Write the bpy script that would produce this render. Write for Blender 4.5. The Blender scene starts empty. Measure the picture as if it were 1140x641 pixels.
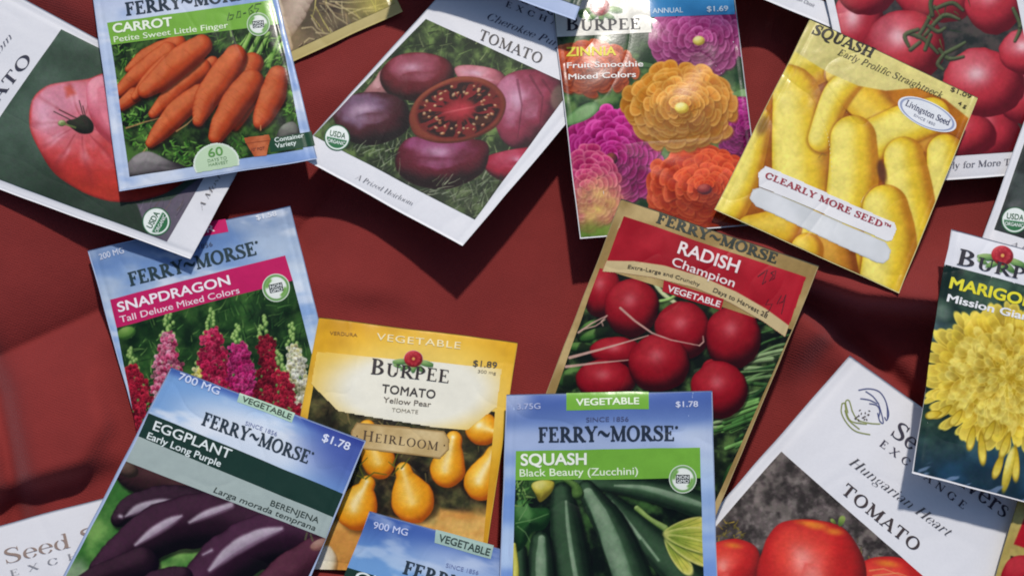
import bpy, math, random
import numpy as np
SC = bpy.context.scene
COL = SC.collection
rng = np.random.default_rng(11)
random.seed(5)

# ------------------------------------------------------------------ camera
FPX = 1150.0; CXP, CYP = 570.0, 320.5
TILT = math.radians(17.0); DIST = 0.419
CAM = np.array([0.0, -DIST*math.sin(TILT), DIST*math.cos(TILT)+0.012])
cam_d = bpy.data.cameras.new('camera'); cam = bpy.data.objects.new('camera', cam_d)
COL.objects.link(cam); SC.camera = cam
cam.location = CAM.tolist(); cam.rotation_euler = (TILT, 0, 0)
cam_d.sensor_width = 36; cam_d.lens = 36*FPX/1140; cam_d.clip_start = .01; cam_d.clip_end = 50
cam_d.dof.use_dof = False

def hit(X, Y, Z):
    """point on the sight line of photo pixel X,Y at height Z (metres)"""
    dx = (X-CXP)/FPX; dy = -(Y-CYP)/FPX; dz = -1.0
    c, s = math.cos(TILT), math.sin(TILT)
    wy = dy*c - dz*s; wz = dy*s + dz*c
    t = (Z-CAM[2])/wz
    return np.stack([CAM[0]+dx*t, CAM[1]+wy*t, Z+0*t], -1)

# ------------------------------------------------------------------ numeric helpers
def sm(a, b, x):
    t = np.clip((x-a)/(b-a), 0, 1); return t*t*(3-2*t)
def homog(src, dst):
    A = []; b = []
    for (x, y), (u, v) in zip(src, dst):
        A.append([x, y, 1, 0, 0, 0, -u*x, -u*y]); b.append(u)
        A.append([0, 0, 0, x, y, 1, -v*x, -v*y]); b.append(v)
    h = np.linalg.solve(np.array(A, float), np.array(b, float))
    return np.append(h, 1).reshape(3, 3)
def ah(H, x, y):
    w = H[2, 0]*x+H[2, 1]*y+H[2, 2]
    return (H[0, 0]*x+H[0, 1]*y+H[0, 2])/w, (H[1, 0]*x+H[1, 1]*y+H[1, 2])/w
UNIT = [(0, 0), (1, 0), (1, 1), (0, 1)]
_lat = np.random.default_rng(3).random((256, 256))
def noise(X, Y, s, seed=0, oc=3):
    out = 0; amp = 1; tot = 0
    for o in range(oc):
        x = X/s+seed*17.3+o*5.1; y = Y/s+seed*9.7+o*3.3
        xi = np.floor(x).astype(int); yi = np.floor(y).astype(int)
        fx = x-xi; fy = y-yi; fx = fx*fx*(3-2*fx); fy = fy*fy*(3-2*fy)
        g = lambda a, b: _lat[a & 255, b & 255]
        out = out+amp*((g(xi, yi)*(1-fx)+g(xi+1, yi)*fx)*(1-fy)+(g(xi, yi+1)*(1-fx)+g(xi+1, yi+1)*fx)*fy)
        tot += amp; amp *= .5; s = s/2
    return out/tot
def lin(c):
    c = np.asarray(c, float)/255.0
    return np.where(c <= .04045, c/12.92, ((c+.055)/1.055)**2.4)
ALB = 1.0            # printed colour -> albedo

# ------------------------------------------------------------------ materials
def mat_print(name, rough, coat=0.0, bump=.0, spec=.3):
    m = bpy.data.materials.new(name); m.use_nodes = True
    n = m.node_tree.nodes; l = m.node_tree.links; b = n['Principled BSDF']
    a = n.new('ShaderNodeVertexColor'); a.layer_name = 'ink'
    l.new(a.outputs['Color'], b.inputs['Base Color'])
    b.inputs['Roughness'].default_value = rough; b.inputs['Specular IOR Level'].default_value = spec
    b.inputs['Coat Weight'].default_value = coat; b.inputs['Coat Roughness'].default_value = .22
    tc = n.new('ShaderNodeTexCoord'); nz = n.new('ShaderNodeTexNoise'); nz.inputs['Scale'].default_value = 900
    nz.inputs['Detail'].default_value = 3
    l.new(tc.outputs['Object'], nz.inputs['Vector'])
    bp = n.new('ShaderNodeBump'); bp.inputs['Strength'].default_value = bump; bp.inputs['Distance'].default_value = .0002
    l.new(nz.outputs['Fac'], bp.inputs['Height']); l.new(bp.outputs['Normal'], b.inputs['Normal'])
    return m
M_MATTE = mat_print('printed_matte_paper', .6, 0, .35, .2)
M_GLOSS = mat_print('printed_coated_paper', .24, .0, .12, .27)
M_FOIL = mat_print('printed_glossy_foil', .2, .0, .1, .34)
_ink = {}
def ink(rgb, rough=.45):
    k = (tuple(rgb), rough)
    if k not in _ink:
        m = bpy.data.materials.new('ink'); m.use_nodes = True
        b = m.node_tree.nodes['Principled BSDF']
        c = lin(rgb)*ALB
        # slight mottling of the printed ink
        n = m.node_tree.nodes; l = m.node_tree.links
        nz = n.new('ShaderNodeTexNoise'); nz.inputs['Scale'].default_value = 700
        rp = n.new('ShaderNodeMix'); rp.data_type = 'RGBA'
        rp.inputs['A'].default_value = (*[float(v)*.9 for v in c], 1); rp.inputs['B'].default_value = (*[min(1, float(v)*1.1+.004) for v in c], 1)
        l.new(nz.outputs['Fac'], rp.inputs['Factor']); l.new(rp.outputs['Result'], b.inputs['Base Color'])
        b.inputs['Roughness'].default_value = rough; b.inputs['Specular IOR Level'].default_value = .25
        _ink[k] = m
    return _ink[k]
def mat_paper(name, rgb):
    m = bpy.data.materials.new(name); m.use_nodes = True
    n = m.node_tree.nodes; l = m.node_tree.links; b = n['Principled BSDF']
    nz = n.new('ShaderNodeTexNoise'); nz.inputs['Scale'].default_value = 120; nz.inputs['Detail'].default_value = 6
    rp = n.new('ShaderNodeMix'); rp.data_type = 'RGBA'; c = lin(rgb)*ALB
    rp.inputs['A'].default_value = (*[float(v)*.94 for v in c], 1); rp.inputs['B'].default_value = (*[float(v)*1.03 for v in c], 1)
    l.new(nz.outputs['Fac'], rp.inputs['Factor']); l.new(rp.outputs['Result'], b.inputs['Base Color'])
    b.inputs['Roughness'].default_value = .55
    return m

# ------------------------------------------------------------------ mesh building
def np_mesh(name, V, quads, colors=None, smooth=True):
    me = bpy.data.meshes.new(name)
    V = np.ascontiguousarray(V, np.float32); q = np.ascontiguousarray(quads, np.int32)
    k = q.shape[1]
    me.vertices.add(len(V)); me.vertices.foreach_set('co', V.ravel())
    me.loops.add(q.size); me.loops.foreach_set('vertex_index', q.ravel())
    me.polygons.add(len(q)); me.polygons.foreach_set('loop_start', np.arange(0, q.size, k, dtype=np.int32))
    me.polygons.foreach_set('use_smooth', np.full(len(q), smooth, bool))
    me.update(calc_edges=True)
    if colors is not None:
        a = me.color_attributes.new('ink', 'FLOAT_COLOR', 'POINT')
        c = np.ones((len(V), 4), np.float32); c[:, :3] = colors; a.data.foreach_set('color', c.ravel())
    return me
def grid_quads(nx, ny, keep=None):
    i = np.arange(nx*ny).reshape(ny, nx)
    q = np.stack([i[1:, :-1], i[1:, 1:], i[:-1, 1:], i[:-1, :-1]], -1)
    if keep is not None:
        return q[keep]
    return q.reshape(-1, 4)
def compact(V, q, C):
    used = np.unique(q); mp = np.full(len(V), -1, np.int64); mp[used] = np.arange(len(used))
    return V[used], mp[q], (C[used] if C is not None else None)
def link(name, me, m, parent):
    o = bpy.data.objects.new(name, me); COL.objects.link(o)
    if m: me.materials.append(m)
    if parent is not None: o.parent = parent
    return o

# ------------------------------------------------------------------ serif lettering: strokes -> outline mesh
T_, t_ = .165, .055
def box(x0, y0, x1, y1, w): return ('L', x0, y0, x1, y1, w)
def st(x, y0=0, y1=1, w=T_): return ('L', x, y0, x, y1, w)
def se(x, y, l=.15): return ('L', x-l, y+(t_/2 if y < .01 else -t_/2), x+l, y+(t_/2 if y < .01 else -t_/2), t_)
def ring(cx, cy, rx, ry, wt=T_, ws=t_, clip=None): return ('O', cx, cy, rx, ry, wt, ws, clip)
def sp(*p): return ('Q', p)
XH = .66
_Cg = [ring(.42, .5, .4, .52, T_, t_, ('ang', 42)), ('L', .73, .66, .73, .93, t_), sp((.73, .26, .05), (.62, .06, .05), (.45, .0, .05))]
_S = [sp((.54, .74, .04), (.5, .9, .05), (.34, .97, .055), (.16, .9, .1), (.12, .75, .14), (.22, .61, .16), (.42, .46, .17), (.54, .3, .16), (.5, .1, .1), (.32, .02, .055), (.14, .07, .05), (.08, .26, .04)), ('L', .55, .68, .55, .99, t_*.9), ('L', .07, .0, .07, .32, t_*.9)]
GL = {
 'A': ([('L', .06, 0, .39, 1, t_), ('L', .36, .99, .7, 0, T_), ('L', .17, .33, .6, .33, t_), se(.08, 0, .12), se(.7, 0, .15)], .8),
 'B': ([st(.2), ('L', .06, .975, .3, .975, t_), ('L', .06, .025, .3, .025, t_), ring(.28, .75, .32, .25, T_, t_, ('xmin', .26)), ring(.28, .265, .38, .265, T_, t_, ('xmin', .26))], .74),
 'C': (_Cg, .82), 'G': ([ring(.42, .5, .4, .52, T_, t_, ('ang', 42)), ('L', .73, .66, .73, .93, t_), st(.7, .02, .4, T_*.9), se(.7, .42, .13), sp((.7, .08, .05), (.55, .0, .05), (.42, .0, .05))], .88),
 'D': ([st(.2), ('L', .06, .975, .34, .975, t_), ('L', .06, .025, .34, .025, t_), ring(.3, .5, .5, .5, T_, t_, ('xmin', .28))], .88),
 'E': ([st(.2), ('L', .06, .972, .6, .972, t_), ('L', .2, .52, .46, .52, t_), ('L', .06, .028, .64, .028, t_), ('L', .58, .8, .58, 1, t_), ('L', .45, .4, .45, .64, t_), ('L', .63, 0, .63, .22, t_)], .72),
 'F': ([st(.2), ('L', .06, .972, .6, .972, t_), ('L', .2, .52, .46, .52, t_), se(.2, 0, .16), ('L', .58, .78, .58, 1, t_), ('L', .45, .4, .45, .64, t_)], .66),
 'H': ([st(.2), st(.7), ('L', .2, .51, .7, .51, t_), se(.2, 0), se(.7, 0), se(.2, 1), se(.7, 1)], .9),
 'I': ([st(.2), se(.2, 0), se(.2, 1)], .4),
 'L': ([st(.2), se(.2, 1), ('L', .06, .028, .64, .028, t_), ('L', .62, 0, .62, .24, t_)], .7),
 'M': ([st(.16, w=t_*1.2), ('L', .16, .98, .52, .06, T_*.95), ('L', .52, .04, .84, .98, t_), st(.86), se(.16, 0, .12), se(.86, 0), se(.1, 1, .09), se(.9, 1, .1)], 1.06),
 'N': ([st(.16, w=t_*1.2), ('L', .16, .97, .72, .03, T_*.95), st(.72, w=t_*1.2), se(.16, 0, .12), se(.1, 1, .09), se(.72, 1, .12)], .88),
 'O': ([ring(.44, .5, .42, .52, T_, t_)], .9),
 'P': ([st(.2), ('L', .06, .975, .34, .975, t_), ('L', .2, .46, .34, .46, t_), ring(.3, .715, .34, .285, T_, t_, ('xmin', .28)), se(.2, 0)], .7),
 'Q': ([ring(.44, .5, .42, .52, T_, t_), sp((.4, .02, .08), (.6, -.16, .13), (.85, -.2, .05))], .9),
 'R': ([st(.2), ('L', .06, .975, .34, .975, t_), ('L', .2, .48, .34, .48, t_), ring(.3, .725, .33, .275, T_, t_, ('xmin', .28)), se(.2, 0), ('L', .36, .5, .7, .02, T_), se(.73, 0, .12)], .82),
 'S': (_S, .66),
 'T': ([st(.38), ('L', .04, .972, .72, .972, t_), ('L', .05, .74, .05, 1, t_), ('L', .71, .74, .71, 1, t_), se(.38, 0)], .78),
 'U': ([st(.2, .3, 1), st(.68, .3, 1, t_*1.2), ring(.41, .33, .29, .35, T_, t_*1.1, ('ymax', .33)), se(.2, 1), se(.68, 1, .12)], .84),
 'V': ([('L', .1, 1, .42, 0, T_), ('L', .4, 0, .72, 1, t_), se(.12, 1, .14), se(.7, 1, .11)], .8),
 'X': ([('L', .12, 1, .66, 0, T_), ('L', .1, 0, .66, 1, t_), se(.12, 1, .13), se(.66, 1, .11), se(.1, 0, .11), se(.66, 0, .13)], .8),
 'Y': ([('L', .1, 1, .4, .46, T_), ('L', .4, .46, .68, 1, t_), st(.4, 0, .5), se(.12, 1, .13), se(.67, 1, .11), se(.4, 0)], .78),
 'a': ([sp((.1, .5, .07), (.16, .62, .06), (.3, .64, .06), (.41, .52, .12)), st(.42, .03, .5, .12), ring(.25, .18, .21, .19, .12, .05), sp((.42, .06, .06), (.5, .01, .05))], .55),
 'c': ([ring(.29, .32, .27, .35, .13, .05, ('ang', 45)), sp((.46, .5, .09), (.43, .56, .06))], .52),
 'd': ([ring(.27, .32, .25, .34, .13, .05), st(.47, 0, 1, .12), sp((.36, .97, .05), (.47, .97, .05)), sp((.47, .03, .05), (.58, .03, .05))], .62),
 'e': ([ring(.29, .32, .27, .35, .13, .05, ('ang2', -42, 3)), ('L', .1, .36, .54, .36, t_)], .56),
 'f': ([st(.2, 0, .8, .12), sp((.2, .78, .12), (.26, .95, .06), (.42, .93, .08)), ('L', .08, .63, .38, .63, t_), se(.2, 0, .12)], .38),
 'g': ([ring(.25, .42, .2, .24, .1, .045), ring(.26, -.14, .24, .17, .08, .05), sp((.14, .24, .05), (.12, .12, .06), (.3, .05, .08), (.42, .0, .06)), sp((.38, .6, .05), (.52, .64, .05))], .54),
 'h': ([st(.16, 0, 1, .12), ring(.34, .36, .24, .3, .12, .05, ('ymin', .36)), st(.52, 0, .38, .12), se(.16, 0, .12), se(.52, 0, .12), sp((.06, .97, .05), (.16, .97, .05))], .66),
 'i': ([st(.16, 0, XH, .12), ('Q', ((.16, .88, .13), (.161, .88, .13))), se(.16, 0, .12), sp((.06, .63, .05), (.16, .63, .05))], .33),
 'k': ([st(.16, 0, 1, .12), ('L', .16, .24, .46, .62, t_), ('L', .26, .36, .52, .02, .12), se(.16, 0, .12), se(.52, 0, .1), sp((.06, .97, .05), (.16, .97, .05))], .6),
 'l': ([st(.16, 0, 1, .12), se(.16, 0, .12), sp((.06, .97, .05), (.16, .97, .05))], .32),
 'm': ([st(.16, 0, XH, .12), ring(.32, .36, .22, .3, .12, .05, ('ymin', .36)), st(.48, 0, .38, .12), ring(.64, .36, .22, .3, .12, .05, ('ymin', .36)), st(.8, 0, .38, .12), se(.16, 0, .1), se(.48, 0, .1), se(.8, 0, .1)], .95),
 'n': ([st(.16, 0, XH, .12), ring(.34, .36, .24, .3, .12, .05, ('ymin', .36)), st(.52, 0, .38, .12), se(.16, 0, .12), se(.52, 0, .12), sp((.06, .63, .05), (.16, .63, .05))], .66),
 'o': ([ring(.3, .32, .28, .35, .13, .05)], .6),
 'p': ([st(.16, -.32, XH, .12), ring(.34, .32, .25, .34, .13, .05), se(.16, -.3, .12), sp((.06, .63, .05), (.16, .63, .05))], .64),
 'r': ([st(.16, 0, XH, .12), sp((.18, .42, .05), (.28, .6, .06), (.4, .58, .12)), se(.16, 0, .12), sp((.06, .63, .05), (.16, .63, .05))], .46),
 's': ([sp((.36, .5, .04), (.33, .6, .04), (.22, .64, .05), (.1, .56, .1), (.14, .42, .12), (.3, .3, .12), (.37, .15, .11), (.28, .03, .05), (.12, .03, .05), (.06, .17, .04))], .44),
 't': ([st(.18, .06, .82, .12), ('L', .06, .63, .36, .63, t_), sp((.19, .08, .1), (.27, .01, .06), (.37, .05, .04))], .4),
 'u': ([st(.16, .2, XH, .12), ring(.32, .26, .22, .27, .12, .05, ('ymax', .26)), st(.5, 0, XH, .12), sp((.05, .63, .05), (.16, .63, .05)), sp((.5, .03, .05), (.6, .03, .05))], .64),
 'v': ([('L', .08, XH, .28, 0, .12), ('L', .27, 0, .46, XH, t_), se(.1, XH, .09), se(.45, XH, .08)], .54),
 'y': ([('L', .08, XH, .28, .02, .12), ('L', .46, XH, .26, -.05, t_), sp((.27, -.02, .05), (.18, -.26, .06), (.04, -.26, .09)), se(.1, XH, .09), se(.45, XH, .08)], .54),
 'z': ([('L', .06, .63, .44, .63, t_), ('L', .42, .62, .08, .03, .1), ('L', .06, .03, .46, .03, t_)], .5),
 '~': ([sp((.06, .42, .04), (.14, .6, .1), (.28, .62, .14), (.5, .42, .16), (.66, .38, .12), (.78, .56, .03))], .84),
 '.': ([('Q', ((.12, .06, .13), (.121, .06, .13)))], .24), '-': ([('L', .06, .34, .34, .34, .07)], .4),
 '™': ([('L', .05, .98, .3, .98, .06), ('L', .17, .6, .17, .98, .06), ('L', .4, .6, .4, .98, .06), ('L', .4, .95, .55, .7, .06), ('L', .55, .7, .7, .95, .06), ('L', .7, .6, .7, .98, .06)], .8),
 '®': ([ring(.12, .9, .08, .08, .035, .035)], .2), ' ': ([], .34),
}
_gc = {}
def glyph(ch, bold, res=40):
    k = (ch, bold)
    if k in _gc: return _gc[k]
    prims, adv = GL[ch]
    if not prims:
        _gc[k] = ([], [], adv); return _gc[k]
    xs = np.arange(-.2, 1.3, 1/res); ys = np.arange(-.45, 1.2, 1/res)
    X, Y = np.meshgrid(xs, ys); F = np.full(X.shape, 9.0)
    for p in prims:
        if p[0] == 'L':
            _, x0, y0, x1, y1, w = p
            dx, dy = x1-x0, y1-y0; L = math.hypot(dx, dy); ux, uy = dx/L, dy/L
            a = (X-x0)*ux+(Y-y0)*uy-L/2; b = -(X-x0)*uy+(Y-y0)*ux
            d = np.maximum(abs(a)-L/2, abs(b)-w/2)
        elif p[0] == 'O':
            _, cx, cy, rx, ry, wt, ws, clip = p
            so = np.hypot((X-cx)/rx, (Y-cy)/ry); si = np.hypot((X-cx)/(rx-wt), (Y-cy)/(ry-ws))
            do = (so-1)*min(rx, ry); di = (1-si)*min(rx-wt, ry-ws)
            d = np.maximum(do, di)
            if clip:
                an = np.degrees(np.arctan2(Y-cy, X-cx))
                if clip[0] == 'xmin': d = np.maximum(d, clip[1]-X)
                elif clip[0] == 'ymin': d = np.maximum(d, clip[1]-Y)
                elif clip[0] == 'ymax': d = np.maximum(d, Y-clip[1])
                elif clip[0] == 'ang': d = np.where(abs(an) < clip[1], 1.0, d)
                elif clip[0] == 'ang2': d = np.where((an > clip[1]) & (an < clip[2]), 1.0, d)
        else:
            pts = np.array(p[1], float); P = []
            n = len(pts)
            for i in range(n-1):
                p0 = pts[max(i-1, 0)]; p1 = pts[i]; p2 = pts[i+1]; p3 = pts[min(i+2, n-1)]
                for t in np.linspace(0, 1, 6, endpoint=False):
                    P.append(.5*((2*p1)+(-p0+p2)*t+(2*p0-5*p1+4*p2-p3)*t*t+(-p0+3*p1-3*p2+p3)*t**3))
            P.append(pts[-1]); d = np.full(X.shape, 9.0)
            for a, b in zip(P[:-1], P[1:]):
                vx, vy = b[0]-a[0], b[1]-a[1]; l2 = vx*vx+vy*vy+1e-9
                t = np.clip(((X-a[0])*vx+(Y-a[1])*vy)/l2, 0, 1)
                d = np.minimum(d, np.hypot(X-a[0]-t*vx, Y-a[1]-t*vy)-(a[2]+(b[2]-a[2])*t)/2)
        F = np.minimum(F, d)
    return march(k, F-bold, xs, ys, adv)
def march(k, F, xs, ys, adv):
    F = np.where(F == 0, 1e-6, F)
    ny, nx = F.shape; V = []; polys = []; vid = {}
    def vert(key, x, y):
        if key not in vid: vid[key] = len(V); V.append((x, y))
        return vid[key]
    ins = F < 0
    for j in range(ny-1):
        i = 0
        while i < nx-1:
            m = (ins[j, i], ins[j, i+1], ins[j+1, i+1], ins[j+1, i])
            if not any(m): i += 1; continue
            if all(m):
                i2 = i
                while i2 < nx-1 and ins[j, i2+1] and ins[j+1, i2+1] and ins[j, i2] and ins[j+1, i2]: i2 += 1
                polys.append([vert(('c', i, j), xs[i], ys[j]), vert(('c', i2, j), xs[i2], ys[j]), vert(('c', i2, j+1), xs[i2], ys[j+1]), vert(('c', i, j+1), xs[i], ys[j+1])])
                i = i2; continue
            cs = [(i, j), (i+1, j), (i+1, j+1), (i, j+1)]; poly = []
            for k2 in range(4):
                a = cs[k2]; b = cs[(k2+1) % 4]; fa = F[a[1], a[0]]; fb = F[b[1], b[0]]
                if fa < 0: poly.append(vert(('c',)+a, xs[a[0]], ys[a[1]]))
                if (fa < 0) != (fb < 0):
                    t = fa/(fa-fb); key = ('e',)+tuple(sorted((a, b)))
                    poly.append(vert(key, xs[a[0]]+t*(xs[b[0]]-xs[a[0]]), ys[a[1]]+t*(ys[b[1]]-ys[a[1]])))
            if len(poly) >= 3: polys.append(poly)
            i += 1
    _gc[k] = (V, polys, adv); return _gc[k]
def serif_text(s, bold=0.0, small=None, track=0.0):
    """returns verts (x,y), polys, width; small = scale of every capital after the first (small caps)"""
    V = []; P = []; x = 0
    for n, ch in enumerate(s):
        gv, gp, adv = glyph(ch, bold)
        k = 1.0 if (small is None or n == 0 or s[n-1] == ' ') else small
        o = len(V); V += [(x+a*k, b*k) for a, b in gv]; P += [[o+i for i in p] for p in gp]
        x += adv*k+track
    return V, P, x-track
_sc = {}
def font_mesh(s):
    c = bpy.data.curves.new('tmp', 'FONT'); c.body = s; c.size = 1; c.fill_mode = 'FRONT'; c.dimensions = '2D'; c.resolution_u = 5
    o = bpy.data.objects.new('tmp', c); COL.objects.link(o)
    dg = bpy.context.evaluated_depsgraph_get(); me = bpy.data.meshes.new_from_object(o.evaluated_get(dg))
    V = np.array([(v.co.x, v.co.y) for v in me.vertices])/.69
    cnt = {}
    for p in me.polygons:
        for e in p.edge_keys: cnt[e] = cnt.get(e, 0)+1
    E = [e for e, n in cnt.items() if n == 1]
    bpy.data.objects.remove(o); bpy.data.curves.remove(c); bpy.data.meshes.remove(me)
    return V, E
def sans_glyph(ch, bold, res=36):
    k = ('sans', ch, bold)
    if k in _gc: return _gc[k]
    if ('i',) not in _sc: _sc[('i',)] = font_mesh('I')[0][:, 0].max()
    adv = (font_mesh(ch+'I')[0][:, 0].max() if ch != ' ' else .4+_sc[('i',)])-_sc[('i',)]
    if ch == ' ': _gc[k] = ([], [], adv); return _gc[k]
    V, E = font_mesh(ch)
    xs = np.arange(V[:, 0].min()-.12, V[:, 0].max()+.15, 1/res); ys = np.arange(V[:, 1].min()-.12, V[:, 1].max()+.15, 1/res)
    X, Y = np.meshgrid(xs+1e-5, ys+1.3e-5); D = np.full(X.shape, 9.0); ins = np.zeros(X.shape, bool)
    for i, j in E:
        a, b = V[i], V[j]; dx, dy = b-a; l2 = dx*dx+dy*dy+1e-12
        t = np.clip(((X-a[0])*dx+(Y-a[1])*dy)/l2, 0, 1); D = np.minimum(D, np.hypot(X-a[0]-t*dx, Y-a[1]-t*dy))
        if abs(dy) > 1e-12:
            ins ^= ((a[1] > Y) != (b[1] > Y)) & (X < a[0]+(Y-a[1])*dx/dy)
    return march(k, np.where(ins, -D, D)-bold, xs, ys, adv)
def sans_text(s, bold=0.0, track=1.0):
    V = []; P = []; x = 0
    for ch in s:
        gv, gp, adv = sans_glyph(ch, bold); o = len(V)
        V += [(x+a, b) for a, b in gv]; P += [[o+i for i in p] for p in gp]; x += adv+.35*(track-1)
    V = np.array(V); x0 = V[:, 0].min(); V[:, 0] -= x0
    return V.tolist(), P, float(V[:, 0].max())
# ------------------------------------------------------------------ height rasters (mm) over the table
RX0, RY0, RS = -520.0, -480.0, 4.0
RNX, RNY = 546, 412
RXX, RYY = np.meshgrid(RX0+RS*np.arange(RNX), RY0+RS*np.arange(RNY))
TOP = np.full((RNY, RNX), -99.0)       # highest sheet so far
LOWEST = np.full((RNY, RNX), 99.0)     # lowest underside so far (limits the cloth)
def boxblur(a, r):
    for ax in (0, 1):
        k = np.ones(2*r+1)/(2*r+1)
        p = np.pad(a, [(r, r) if i == ax else (0, 0) for i in (0, 1)], mode='edge')
        c = np.cumsum(p, axis=ax); z = np.zeros_like(np.take(c, [0], ax)); c = np.concatenate([z, c], ax)
        n = a.shape[ax]
        a = (np.take(c, range(2*r+1, 2*r+1+n), ax)-np.take(c, range(0, n), ax))/(2*r+1)
    return a
def maxf(a, r):
    for ax in (0, 1):
        o = a.copy(); n = a.shape[ax]
        for d in range(1, r+1):
            if ax == 0: o[d:] = np.maximum(o[d:], a[:-d]); o[:-d] = np.maximum(o[:-d], a[d:])
            else: o[:, d:] = np.maximum(o[:, d:], a[:, :-d]); o[:, :-d] = np.maximum(o[:, :-d], a[:, d:])
        a = o
    return a
def cubic(R, X, Y):
    x = (X-RX0)/RS; y = (Y-RY0)/RS
    xi = np.clip(np.floor(x).astype(int), 1, RNX-3); yi = np.clip(np.floor(y).astype(int), 1, RNY-3)
    fx = np.clip(x-xi, 0, 1); fy = np.clip(y-yi, 0, 1)
    def w(f): return [f*(-.5+f*(1-.5*f)), 1+f*f*(-2.5+1.5*f), f*(.5+f*(2-1.5*f)), f*f*(-.5+.5*f)]
    wx = w(fx); wy = w(fy); o = 0
    for j in range(4):
        for i in range(4): o = o+wx[i]*wy[j]*R[yi+j-1, xi+i-1]
    return o

class Panel:
    """a printed field painted vertex by vertex; coordinates are traced from the photograph"""
    def __init__(s, quad, step):
        s.H = homog(UNIT, quad); s.Hi = np.linalg.inv(s.H)
        q = np.array(quad, float); d = lambda a, b: np.hypot(*(q[a]-q[b]))
        s.nx = max(3, int(max(d(0, 1), d(3, 2))/step)+1); s.ny = max(3, int(max(d(0, 3), d(1, 2))/step)+1)
        u, v = np.meshgrid(np.linspace(0, 1, s.nx), np.linspace(0, 1, s.ny)); s.U, s.V = u, v
        s.X, s.Y = ah(s.H, u, v); s.C = np.zeros((s.ny, s.nx, 3)); s.keep = None
        s.mask = None; s.wob = .13
    def sl(s, x0, y0, x1, y1):
        u, v = ah(s.Hi, np.array([x0, x1, x1, x0], float), np.array([y0, y0, y1, y1], float))
        i0 = max(0, int(u.min()*(s.nx-1))-1); i1 = min(s.nx, int(u.max()*(s.nx-1))+3)
        j0 = max(0, int(v.min()*(s.ny-1))-1); j1 = min(s.ny, int(v.max()*(s.ny-1))+3)
        if i0 >= i1 or j0 >= j1: return None
        return (slice(j0, j1), slice(i0, i1))
    def fill(s, c): s.C[:] = c
    def mix(s, sl, a, c):
        a = np.clip(a, 0, 1)[..., None]; s.C[sl] = s.C[sl]*(1-a)+np.asarray(c, float)*a
    def fog(s, c0, c1, sc, seed=0, lo=.3, hi=.7, a=1.0, oc=4, msk=None, st=(1, 1)):
        n = sm(lo, hi, noise(s.X*st[0], s.Y*st[1], sc, seed, oc))[..., None]
        c = np.asarray(c0, float)*(1-n)+np.asarray(c1, float)*n
        aa = a if msk is None else (a*msk)[..., None]
        s.C[:] = s.C*(1-aa)+c*aa
    def tint(s, c, m): s.mix((slice(None), slice(None)), m, c)
    def grain(s, amt, sc, seed=5):
        n = noise(s.X, s.Y, sc, seed, 3)-.5; s.C[:] = np.clip(s.C*(1+amt*n[..., None]), 0, 255)
    def sd(s, pts, X, Y):
        pts = np.array(pts, float); ins = np.zeros(X.shape, bool); D = np.full(X.shape, 1e9)
        for a, b in zip(pts, np.roll(pts, -1, 0)):
            dx, dy = b-a; l2 = dx*dx+dy*dy+1e-9
            t = np.clip(((X-a[0])*dx+(Y-a[1])*dy)/l2, 0, 1)
            D = np.minimum(D, np.hypot(X-a[0]-t*dx, Y-a[1]-t*dy))
            c = ((a[1] > Y) != (b[1] > Y)); xx = a[0]+(Y-a[1])*dx/(dy if abs(dy) > 1e-9 else 1e-9)
            ins ^= c & (X < xx)
        return np.where(ins, -D, D)
    def poly(s, pts, c, soft=.8, a=1.0, c2=None, ax=None):
        p = np.array(pts, float); z = s.sl(p[:, 0].min()-2, p[:, 1].min()-2, p[:, 0].max()+2, p[:, 1].max()+2)
        if z is None: return
        d = s.sd(pts, s.X[z], s.Y[z]); s.mix(z, a*sm(soft, -soft, d), c)
    def blob(s, pts, cd, cm, cl, lx=-.3, ly=-.6, depth=None, soft=.9, spec=None, tex=0, n=5):
        """smooth closed outline (Catmull-Rom) with rounded shading like the printed photo of a fruit"""
        p = np.array(pts, float); P = []
        for i in range(len(p)):
            a, b, c, d = p[i-1], p[i], p[(i+1) % len(p)], p[(i+2) % len(p)]
            for t in np.linspace(0, 1, n, endpoint=False):
                P.append(.5*(2*b+(-a+c)*t+(2*a-5*b+4*c-d)*t*t+(-a+3*b-3*c+d)*t**3))
        P = np.array(P); z = s.sl(P[:, 0].min()-2, P[:, 1].min()-2, P[:, 0].max()+2, P[:, 1].max()+2)
        if z is None: return
        X, Y = s.X[z], s.Y[z]; d = s.sd(P, X, Y); R = depth or .5*min(np.ptp(P[:, 0]), np.ptp(P[:, 1]))
        cx, cy = P.mean(0)
        h = np.clip(-d/R, 0, 1); nz = np.sqrt(np.clip(1-(1-h)**2, 0, 1))+.02
        ex = (X-cx)/(np.ptp(P[:, 0])/2); ey = (Y-cy)/(np.ptp(P[:, 1])/2)
        r = np.sqrt(np.clip(1-nz*nz, 0, 1)); q = np.hypot(ex, ey)+1e-6
        s._shade(z, sm(soft, -soft, d), ex/q*r, ey/q*r, nz, cd, cm, cl, lx, ly, spec, tex)
    def photo(s):
        # printed photograph: fine mottling and grain
        n = noise(s.X, s.Y, 3.2, 21, 2)-.5; m = noise(s.X, s.Y, 14, 22, 3)-.5
        s.C[:] = np.clip(s.C*(1+.09*n+.12*m)[..., None]+(4*(noise(s.X, s.Y, 2.2, 23, 1)-.5))[..., None]*np.array((1, -.6, .8)), 0, 255)
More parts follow.
